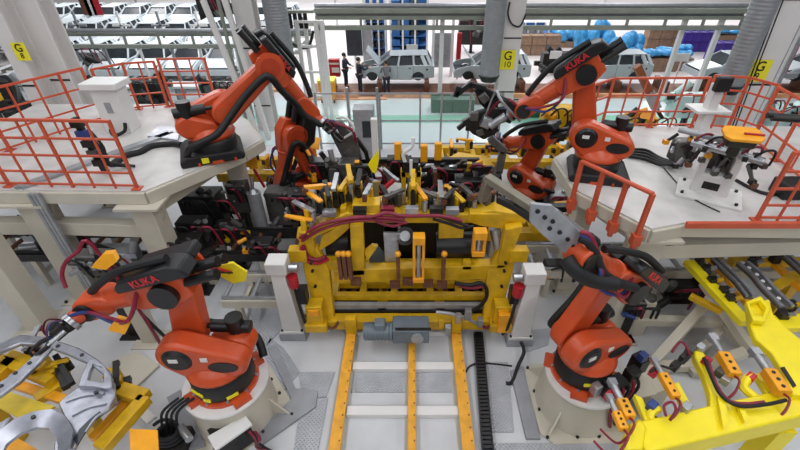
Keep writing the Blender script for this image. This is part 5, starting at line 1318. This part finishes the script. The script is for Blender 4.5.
car = suv('silver car body with raised hood beside the three workers', (carx(396), Yc, zc-.04), 0, G1, True)
car2 = suv('silver car body with raised hood half hidden by the G 10 column', (carx(489), Yc, zc), 0, G1, True)
c3 = suv('silver car body behind the raised arm of the right platform robot', (carx(606), Yc, zc), 0, G1)
copy_tree(c3, (carx(722), Yc-.2, zc), R(3), 'silver car body left of the right duct, above the back railing', None, G1)
copy_tree(c3, (carx(806), Yc-.2, zc), R(3), 'silver car body at the right edge behind the riser pipes', None, G1)
G2 = 'white car bodies stored in rows'
rows = [(23.9, 52, 226, 6, 'nearest'), (29.6, 16, 242, 9, 'middle'), (36.2, 6, 292, 13, 'farthest')]
proto = suv('white car body, first from the left in the nearest of the three stored rows', (aty(52, 50, 23.9).x, 23.9, .45), R(90), G2 if False else 'white car bodies stored in rows', False, .9, 'whitecar')
ordn = ['first', 'second', 'third', 'fourth', 'fifth', 'sixth', 'seventh', 'eighth', 'ninth', 'tenth', 'eleventh', 'twelfth', 'thirteenth', 'fourteenth', 'fifteenth']
for y, pa, pb, n, nm in rows:
    for k in range(0 if nm != 'nearest' else 1, n):
        x = aty(pa+(pb-pa)*k/(n-1), 50, y).x
        copy_tree(proto, (x, y, .6 if nm != 'nearest' else .45), R(90)+random.uniform(-.03, .03), 'white car body, %s from the left in the %s of the three stored rows' % (ordn[k], nm), None, G2)
for y, z in ((23.9, .45), (29.6, .6), (36.2, .6)):
    t = thing('storage_conveyor', {23.9: 'steel conveyor frame under the nearest row of white car bodies', 29.6: 'steel conveyor frame under the middle row of white car bodies', 36.2: 'steel conveyor frame under the farthest row of white car bodies'}[y], 'conveyor', (-18, y, 0))
    for dy in (-1.3, 1.3):
        MB().bx(-36, -7, y+dy-.1, y+dy+.1, z-.28, z-.04).build('beam', 'pipe', t)
        x = -35.5
        while x < -7: MB().bx(x-.07, x+.07, y+dy-.07, y+dy+.07, 0, z-.28).build('leg', 'pipe', t); x += 2.4
    k = MB(); x = -35
    while x < -7: k.bx(x-.12, x+.12, y-1.9, y+1.9, z-.06, z); x += 1.2
    k.build('slats', 'wallm', t)
# slim white uprights and rails among the rows
for k, (px, y) in enumerate(((70, 21.4), (105, 21.4), (140, 21.4), (172, 21.4), (200, 21.4), (88, 26.8), (130, 26.8), (168, 26.8), (205, 26.8))):
    x = aty(px, 50, y).x
    solo(MB().bx(x-.05, x+.05, y-.05, y+.05, 0, 2.4 if y < 24 else 3.0).bx(x-.5, x+.5, y-.05, y+.05, 2.2, 2.3), 'light_stand', 'duct' if k % 2 else 'white', '%s slim T-shaped stand from the left in the %s aisle between white car bodies' % (ordn[k if k < 5 else k-5], 'front' if y < 24 else 'rear'), 'stand', 'stands among the white car bodies')

# finishing line under the silver cars
t = thing('line_conveyor', 'low conveyor with orange strip carrying the silver car bodies', 'conveyor', (4, 21.3, 0))
MB().bx(-5.2, 24, 20.9, 22.9, .02, .1).build('bed', 'brown', t)
MB().bx(-5.2, -2.6, 20.7, 20.95, 0, .2).bx(-1.4, 24, 20.85, 21.0, 0, .2).build('front_strip', 'strip', t)
for k in range(11):
    x = -4.0+k*2.4; MB().bx(x-.1, x+.1, 21.4, 22.6, .1, .62).build('cradle', 'brown', t)
solo(MB().bx(-5.4, -1.2, 20.55, 21.0, 0.0, .06), 'floor_mat', 'strip', 'orange mat on the floor where the workers stand', 'mat')

# workers
def person(label, p, h, face, arms, cloth='navy'):
    """standing figure, h tall; face is the heading; arms: list of (elbow, wrist) in figure space, x forward"""
    t = thing('person', label, 'person', p, face)
    S = h/1.75; X = WORLD[t.name] @ Matrix.Scale(S, 4)
    def skin(name, chain, edges, radii, m, par):
        me = bpy.data.meshes.new(name); inv = WORLD[par.name].inverted()
        me.from_pydata([tuple(inv @ (X @ V(v))) for v in chain], edges, []); me.materials.append(M[m])
        o = bpy.data.objects.new(name, me); C.objects.link(o); o.parent = par; WORLD[o.name] = WORLD[par.name].copy()
        md = o.modifiers.new('skin', 'SKIN'); me.skin_vertices.new() if not me.skin_vertices else None
        for i, r in enumerate(radii): me.skin_vertices[0].data[i].radius = (r*S, r*S) if not isinstance(r, tuple) else (r[0]*S, r[1]*S); me.skin_vertices[0].data[i].use_root = (i == 0)
        sb_ = o.modifiers.new('sub', 'SUBSURF'); sb_.levels = sb_.render_levels = 1
        me.polygons.foreach_set('use_smooth', [True]*len(me.polygons))
        return o
    (le, lw), (re_, rw) = arms
    def hand(w, e):
        d = (V(w)-V(e)).normalized(); return [tuple(V(w)+d*.06), tuple(V(w)+d*.15)]
    lh, rh = hand(lw, le), hand(rw, re_)
    v = [(0, 0, .95), (0, 0, 1.15), (0, 0, 1.38), (.01, 0, 1.48), (.02, 0, 1.56), (.025, 0, 1.67),
         (0, .19, 1.40), le, lw, lh[0], lh[1], (0, -.19, 1.40), re_, rw, rh[0], rh[1],
         (0, .1, .9), (.02, .11, .5), (-.01, .12, .08), (.12, .13, .03), (0, -.1, .9), (.02, -.11, .5), (-.01, -.12, .08), (.12, -.13, .03)]
    e = [(0,1), (1,2), (2,3), (3,4), (4,5), (2,6), (6,7), (7,8), (8,9), (9,10), (2,11), (11,12), (12,13), (13,14), (14,15), (0,16), (16,17), (17,18), (18,19), (0,20), (20,21), (21,22), (22,23)]
    r = [.075, .075, .08, .055, .085, .075, .04, .034, .03, .036, .02, .04, .034, .03, .036, .02, .055, .045, .035, .028, .055, .045, .035, .028]
    b = skin('body', v, e, r, 'skin', t)
    m = MB(X).ball((.115, 0, 1.6), (.02, .018, .03), 8, 6); m.build('nose', 'skin', b)
    for s_ in (-1, 1):
        MB(X).ball((.105, s_*.032, 1.635), .011, 6, 5).build('eye', 'black', b)
        MB(X).ball((.02, s_*.088, 1.615), (.02, .012, .032), 6, 5).build('ear', 'skin', b)
    MB(X).ball((.1, 0, 1.56), (.012, .028, .008), 6, 5).build('mouth', 'red', b)
    MB(X).ball((.0, 0, 1.67), (.112, .1, .1), 14, 8).build('hair', 'hair', t, smooth=60)
    kf = V(le).lerp(V(lw), .92); kr = V(re_).lerp(V(rw), .92)
    v2 = [(0, 0, .9), (0, 0, 1.15), (0, 0, 1.40), (0, .2, 1.40), le, tuple(kf), (0, -.2, 1.40), re_, tuple(kr), (0, 0, 1.46)]
    skin('jacket', v2, [(0,1), (1,2), (2,3), (3,4), (4,5), (2,6), (6,7), (7,8), (2,9)], [(.16, .125), (.16, .125), (.15, .12), .068, .058, .048, .068, .058, .048, .075], cloth, t)
    v3 = [(0, 0, .97), (0, .1, .88), (.02, .11, .5), (0, .12, .1), (0, -.1, .88), (.02, -.11, .5), (0, -.12, .1)]
    skin('trousers', v3, [(0,1), (1,2), (2,3), (0,4), (4,5), (5,6)], [(.15, .12), .1, .072, .062, .1, .072, .062], 'navy', t)
    for s_ in (-1, 1): MB(X).ball((.06, s_*.125, .04), (.14, .052, .05), 10, 6).build('shoe', 'black', t)
def fl(px, py): q = at(px, py, 0); return q
person('person in dark work clothes standing behind, nearest to the red cabinet', fl(346.5, 87.5), 1.74, R(-15), (((.12, .26, 1.15), (.32, .18, 1.1)), ((.1, -.26, 1.14), (.3, -.16, 1.08))))
person('person in dark work clothes reaching to the raised hood, middle of the three', fl(360.5, 93.5), 1.76, R(30), (((.15, .27, 1.2), (.36, .22, 1.3)), ((.18, -.28, 1.2), (.42, -.24, 1.28))))
person('person in a grey jacket leaning into the car body side', fl(387, 95.5), 1.7, R(110), (((.16, .25, 1.16), (.38, .16, 1.12)), ((.16, -.25, 1.16), (.38, -.16, 1.12))), 'greycloth')

# red cabinet, yellow bin
q = at(334, 76, 0)
t = thing('fire_cabinet', 'red hose cabinet with a white notice behind the yellow bin', 'cabinet', (q.x, 22.5, 0))
a_ = aty(334, 68, 22.5)
MB().bx(a_.x-.24, a_.x+.3, 22.4, 22.7, a_.z-.42, a_.z+.45).build('case', 'red', t, bevel=.02)
MB().bx(a_.x-.1, a_.x+.28, 22.385, 22.4, a_.z-.2, a_.z+.05).build('notice', 'white', t); MB().bx(a_.x-.2, a_.x+.3, 22.385, 22.4, a_.z+.2, a_.z+.28).build('notice', 'white', t)
MB().bx(a_.x-.05, a_.x+.05, 22.5, 22.6, 0, a_.z-.4).build('post', 'white', t)
q = at(329, 101, 0)
t = thing('waste_bin', 'yellow waste bin standing on the teal walkway', 'bin', (q.x, q.y, 0))
m = MB(); m.add([(q.x-.3, q.y-.3, .08), (q.x+.3, q.y-.3, .08), (q.x+.3, q.y+.3, .08), (q.x-.3, q.y+.3, .08), (q.x-.38, q.y-.36, 1.0), (q.x+.38, q.y-.36, 1.0), (q.x+.38, q.y+.36, 1.0), (q.x-.38, q.y+.36, 1.0)], [(3,2,1,0), (4,5,6,7), (0,1,5,4), (1,2,6,5), (2,3,7,6), (3,0,4,7)])
m.build('tub', 'amber', t); MB().bx(q.x-.4, q.x+.4, q.y-.38, q.y+.38, 1.0, 1.08).build('lid', 'signyel', t)
for s_ in (-.3, .3): MB().cyl((q.x+s_, q.y-.3, .08), (q.x+s_+.06, q.y-.3, .08), .08).build('wheel', 'black', t)
# notice boards
a_ = aty(355, 52, 26); 
t = thing('display_board', 'large dark display board standing behind the workers', 'board', (a_.x, 26, 0))
MB().bx(a_.x-.45, a_.x+.45, 25.95, 26.05, a_.z-.2, aty(355, 25, 26).z).build('panel', 'window', t); MB().bx(a_.x-.06, a_.x+.06, 26.05, 26.15, 0, a_.z).build('post', 'white', t)
a_ = aty(367.5, 50, 26.3)
t = thing('display_board', 'pale grey cabinet front right of the dark display board', 'board', (a_.x, 26.3, 0))
MB().bx(a_.x-.26, a_.x+.3, 26.2, 26.6, 0, aty(366, 27, 26.3).z).build('panel', 'alu', t)
# blue racks
def rack(label, px0, px1, y, h, cols, seed):
    g = random.Random(seed)
    x0, x1 = aty(px0, 40, y).x, aty(px1, 40, y).x
    t = thing('bin_rack', label, 'rack', ((x0+x1)/2, y, 0))
    n = 3
    for i in range(n+1):
        x = x0+(x1-x0)*i/n
        for dy in (-.5, .5): MB().bx(x-.05, x+.05, y+dy-.05, y+dy+.05, 0, h).build('upright', 'white', t)
    MB().bx(x0, x1, y+.53, y+.57, 0.1, h).build('back_panel', 'bluebin', t)
    nz_ = int(h/.5)
    for j in range(nz_):
        z = .15+j*.5
        MB().bx(x0, x1, y-.52, y+.52, z-.05, z).build('shelf', 'bluebin', t)
        n2 = int((x1-x0)/.55)
        for i in range(n2):
            x = x0+.1+i*.55; hh = g.uniform(.22, .4)
            MB().bx(x, x+.45, y-.5, y+.4, z, z+hh).build('bin', g.choice(cols), t)
rack('tall blue bin rack behind the silver car with the workers', 391, 427, 27.5, 3.6, ['bluebin', 'bluebin', 'window'], 1)
rack('blue bin rack behind the dark display board', 366, 386, 29, 3.4, ['bluebin', 'navy', 'window'], 2)
rack('low blue rack left of the G 10 column', 515, 545, 31, 1.6, ['bluebin', 'teal', 'alu'], 3)
# wrapped stacks, crates and purple bins
def wrapped(label, px, py, y, w, h, base):
    a_ = aty(px, py, y); 
    t = thing('wrapped_pallet', label, 'pallet', (a_.x, y, 0))
    MB().bx(a_.x-w/2, a_.x+w/2, y-.6, y+.6, 0, base).build('crate', 'crate', t)
    m = MB(); g = random.Random(px)
    for i in range(9): m.ball((a_.x+g.uniform(-.4, .4)*w, y+g.uniform(-.4, .4), base+g.uniform(.2, .8)*h), (w*.2, .35, h*.3), 9, 6)
    m.build('blue_wrap', 'bluewrap', t, smooth=60)
for i, (px, py, y, w, h, base, lb) in enumerate(((594, 40, 27.8, 2.2, 2.1, .25, 'big blue wrapped pallet behind the right robot motors, left of the pair'), (626, 45, 26.8, 2.0, 1.7, .25, 'big blue wrapped pallet behind the right robot, right of the pair'),
        (658, 50, 26.0, 2.2, .6, .75, 'brown crates topped with blue wrap left of the purple bins'), (682, 52, 26.2, 1.0, .6, .7, 'grey crate with blue wrap directly left of a white post'), (725, 40, 33.5, 3.0, .5, .5, 'blue wrapped row on top of the purple bins'), (560, 36, 32, 2.6, .9, .3, 'blue wrapped goods above the brown pallets right of the G 10 column'))):
    wrapped(lb, px, py, y, w, h, base)
def bins(label, px, py, y, nx, nz_, w, m, cat='bin', nm='stacking_bin'):
    a_ = aty(px, py, y)
    for j in range(nz_):
        for i in range(nx):
            x = a_.x+(i-(nx-1)/2)*w*1.04; z = j*.62
            t = thing(nm, label % (ordn[i], ('bottom', 'upper', 'top')[j]), cat, (x, y, z), 0, label.split(',')[0])
            hw = w/2
            O = [(x-hw, y-.4, z+.6), (x+hw, y-.4, z+.6), (x+hw, y+.4, z+.6), (x-hw, y+.4, z+.6)]; I = [(x-hw+.05, y-.35, z+.6), (x+hw-.05, y-.35, z+.6), (x+hw-.05, y+.35, z+.6), (x-hw+.05, y+.35, z+.6)]
            MB().ring(O, I, (0, 0, -.56)).bx(x-hw, x+hw, y-.4, y+.4, z, z+.05).build('tub', m, t)
            MB().bx(x-hw-.02, x+hw+.02, y-.42, y+.42, z+.5, z+.56).build('rim', m, t)
bins('purple bins beside the leaning white post, %s from the left, %s layer', 695, 46, 30.6, 4, 2, .55, 'purple')
bins('purple bins beside the large right duct, %s from the left, %s layer', 728, 56, 27.5, 4, 2, .6, 'purple')
bins('brown crates right of the G 10 column, %s from the left, %s layer', 536, 52, 29.6, 3, 2, .9, 'crate', 'crate', 'crate')
bins('brown crates below the far bridge, %s from the left, %s layer', 664, 36, 31.5, 3, 2, .8, 'crate', 'crate', 'crate')
bins('dark green bins behind the glass fence, %s from the left, %s layer', 452, 107, 19.2, 2, 1, .95, 'greenbin')
bins('dark green bins right of the G 10 column, %s from the left, %s layer', 530, 105, 18.6, 2, 1, .7, 'greenbin')
bins('brown boxes under the silver cars, %s from the left, %s layer', 487, 97, 20.3, 2, 1, .6, 'brown', 'box', 'box')
machine('dark round assembly stand with a white screen right of the G 10 column', aty(555, 62, 25.5), (2.0, 1.0, 1.2), ['dark', 'alu', 'dark'], 31, name='assembly_stand')
a_ = aty(556, 55, 24.8); solo(MB().bx(a_.x-.32, a_.x+.32, 24.8, 24.86, a_.z-.2, a_.z+.2), 'screen_board', 'white', 'small white board on the round assembly stand', 'board')
a_ = aty(412, 50, 23.4); solo(MB().bx(a_.x-.3, a_.x+.3, 23.9, 23.95, a_.z-.15, a_.z+.15).bx(a_.x-.03, a_.x+.03, 23.9, 23.95, 0, a_.z-.15), 'car_tag', 'white', 'white tag board above the roof of the silver car with the workers', 'board')
a_ = aty(688, 60, 22.6); solo(MB().bx(a_.x-.35, a_.x+.35, 23.1, 23.15, a_.z-.2, a_.z+.2).bx(a_.x-.03, a_.x+.03, 23.1, 23.15, 0, a_.z-.2), 'car_tag', 'white', 'white tag board above the silver car next to the right duct', 'board')
a_ = aty(459, 45, 24); solo(MB().bx(a_.x-.12, a_.x+.12, 23.9, 24.1, a_.z-1.4, a_.z+.6).bx(a_.x-.03, a_.x+.03, 23.97, 24.03, 0, a_.z-1.4), 'red_banner', 'red', 'narrow red banner left of the centre duct', 'banner')
t = thing('white_cell', 'pale framed cell left of the centre duct', 'cell', (aty(445, 60, 24.8).x, 24.8, 0))
for px in (433, 442, 452):
    x = aty(px, 50, 24.6).x; MB().bx(x-.07, x+.07, 24.5, 24.7, 0, 3.0).build('post', 'white', t)
MB().bx(aty(433, 50, 24.6).x, aty(452, 50, 24.6).x, 24.9, 25.0, .4, 2.2).build('panel', 'alu', t)
MB().bx(aty(433, 50, 24.6).x, aty(452, 50, 24.6).x, 24.5, 24.7, 2.95, 3.05).build('header', 'white', t)
machine('dark rack of hanging parts behind the centre duct', aty(472, 32, 30), (2.2, 1.0, 1.6), ['dark', 'steel', 'gun'], 33, name='parts_rack')
machine('dark machine high at the back left beside the white strut', aty(215, 10, 32.8), (2.6, 1.0, 1.8), ['dark', 'gun', 'dark'], 34)
# posters far left
for k, (px, m_, nm) in enumerate(((86, 'brown', 'brown'), (91, 'white', 'white'), (97, 'red', 'dark red'))):
    a_ = aty(px, 9, 35.2); solo(MB().bx(a_.x-.32, a_.x+.32, 35.2, 35.25, a_.z-.75, a_.z+.75), 'wall_banner', m_, nm + ' banner hanging from the far overhead bridge', 'banner', 'banners on the far bridge')
for k, (px, py, y) in enumerate(((62, 46, 26.6), (199, 52, 26.8))):
    a_ = aty(px, py, y); solo(MB().bx(a_.x-.25, a_.x+.25, y-.2, y+.2, 0, 1.1), 'blue_bag', 'purple', ['blue bag among white car bodies at the far left', 'blue bag among white car bodies by the white strut'][k], 'bag', bevel=.06)
# bright windows in the back wall
wl = [(100, 40), (150, 50), (172, 60), (222, 60), (250, 100)]
# ============================================================ glass safety fence behind the fixture
yf = 15.0
t = thing('safety_fence', 'clear framed safety fence behind the central fixture', 'fence', (aty(420, 130, yf).x, yf, 0))
xs = [aty(px, 120, yf).x for px in (318, 350, 380.5, 420, 441, 469, 500)]
for x in xs: MB().bx(x-.035, x+.035, yf-.035, yf+.035, 0, 2.15).build('post', 'alu', t)
for i in range(len(xs)-1):
    MB().bx(xs[i]+.04, xs[i+1]-.04, yf-.01, yf+.01, .25, 2.1).build('panel', 'acrylic', t)
for z in (.2, 1.1, 2.1): MB().bx(xs[0], xs[-1], yf-.03, yf+.03, z, z+.05).build('rail', 'alu', t)
t = thing('service_cabinet', 'grey service rack standing behind the left gun at the glass fence', 'cabinet', (aty(365, 120, 14.2).x, 14.2, 0))
a_ = aty(364, 120, 14.2)
MB().bx(a_.x-.35, a_.x+.35, 14.0, 14.6, 0, 1.9).build('case', 'alu', t, bevel=.02)
MB().bx(a_.x-.05, a_.x+.28, 13.98, 14.0, .9, 1.5).build('screen', 'window', t)
for s_ in (-.5, .5): MB().bx(a_.x+s_-.04, a_.x+s_+.04, 14.1, 14.2, 0, 2.6).build('post', 'alu', t)
a_ = aty(375, 142, 13.2)
solo(MB().bx(a_.x-.1, a_.x+.1, 13.1, 13.3, 0, 1.9), 'fence_pillar', 'white', 'white pillar in front of the glass fence beside the grey service rack', 'pillar')
# left background equipment behind the left platform
t = thing('yellow_tool_rack', 'yellow tool rack with black parts at the left edge behind the railing', 'rack', at(10, 110, 1.2))
g = random.Random(9)
for k in range(8):
    p = at(8+g.uniform(-18, 24), 98+g.uniform(-16, 44), g.uniform(.8, 2.2)); MB().bar(p, p+V((g.uniform(-.6, .6), g.uniform(-.3, .3), g.uniform(-.7, .7))), .16, .12).build('frame_bar', g.choice(['yellow', 'amber', 'black']), t)
    MB().box(p, (.3, .2, .35)).build('clamp', g.choice(['black', 'yellow', 'dark']), t)
MB().tube([at(0, 78, 2.2), at(8, 78, 2.4), at(16, 88, 2.2), at(18, 104, 1.8), at(10, 112, 1.5)], .09, 8).build('hose', 'rubber', t)
q = at(10, 112, 0); MB().bx(q.x-.8, q.x+.8, q.y-.2, q.y+.2, 0, 1.4).build('stand', 'dark', t)
for k, (px, py, z, sz, lb) in enumerate(((88, 62, 1.2, (2.2, .8, 1.2), 'grey floor machine behind the crosswise railing'), (60, 100, 1.0, (2.4, 1.0, 1.2), 'pale floor machine with dark fittings behind the left railing'), (150, 92, 1.0, (1.6, .8, 1.0), 'dark floor machine seen through the back railing'), (225, 92, .8, (2.0, .8, .8), 'dark trolley of parts left of the rear white column'))):
    machine(lb, at(px, py, z), sz, [['alu', 'gun', 'dark'], ['alu', 'white', 'dark'], ['dark', 'gun', 'black'], ['gun', 'dark', 'gun']][k], 40+k, name='floor_machine')
t = thing('long_bench', 'long pale bench in the walkway left of the rear column', 'bench', at(150, 100, .8))
a_ = at(85, 84, .9); b_ = at(240, 84, .9)
MB().bx(a_.x, b_.x, a_.y-.4, a_.y+.4, .8, .9).build('top', 'wallm', t)
for k in range(6): x = a_.x+.2+(b_.x-a_.x-.4)*k/5; MB().bx(x-.06, x+.06, a_.y-.3, a_.y+.3, 0, .8).build('leg', 'alu', t)
solo(MB().bx(at(262, 92, 0).x, at(290, 92, 0).x+.2, at(270, 92, 0).y, at(270, 92, 0).y+.6, 0, .12), 'floor_mat', 'strip', 'orange mat left of the yellow waste bin', 'mat')
# right background equipment behind the right railing
for k, (px, py, z, lb) in enumerate(((788, 118, .9, 'teal topped machine behind the right side railing'), (690, 105, 1.0, 'teal machine seen through the back railing of the right platform'), (735, 112, 1.0, 'pale machine behind the back right railing'))):
    machine(lb, at(px, py, z), (2.0, .9, 1.0), [['teal', 'alu', 'dark'], ['teal', 'dark', 'alu'], ['alu', 'white', 'dark']][k], 50+k, name='floor_machine')
machine('yellow machine with black hoses right of the far robot', at(636, 128, 1.4), (1.4, .7, .9), ['yellow', 'amber', 'dark'], 55, name='floor_machine')
machine('yellow clamp stand below the right platform robot arm', at(560, 122, 1.6), (1.6, .8, 1.2), ['yellow', 'amber', 'dark'], 56, name='floor_machine')

# ============================================================ light and camera
def area(x, y, z, sx, sy, power):
    l = bpy.data.lights.new('ceiling_or_fill_lamp', 'AREA'); l.shape = 'RECTANGLE'; l.size = sx; l.size_y = sy; l.energy = power
    l.color = (.96, .975, 1.0)
    o = bpy.data.objects.new('ceiling_or_fill_lamp', l); o.location = (x, y, z); C.objects.link(o)
for x in (-14, -5, 4, 13):
    area(x, 5, 12.5, 1.6, 14, 560)
    area(x, -9, 12.5, 1.6, 10, 620)  # fill row added behind the camera to brighten front faces
    area(x, 24, 12.5, 1.6, 14, 980)
for x in (-25, -8, 9, 26): area(x, 42, 12.5, 3, 14, 2600)
w = bpy.data.worlds.new('World'); bpy.context.scene.world = w; w.use_nodes = True
bg = w.node_tree.nodes['Background']; bg.inputs['Color'].default_value = (.92, .96, 1.0, 1); bg.inputs['Strength'].default_value = .15

cam = bpy.data.cameras.new('camera'); co = bpy.data.objects.new('camera', cam); C.objects.link(co)
co.location = (0, 0, CAM_H); co.rotation_euler = (PI/2-TILT, 0, 0)
cam.sensor_width = 36; cam.lens = FPX/800*36; cam.shift_x = -(CX-400)/800; cam.clip_end = 200
sc = bpy.context.scene; sc.camera = co
sc.view_settings.view_transform = 'Standard'; sc.view_settings.look = 'None'; sc.view_settings.gamma = 1; sc.view_settings.exposure = 0
sc.view_settings.use_curve_mapping = False
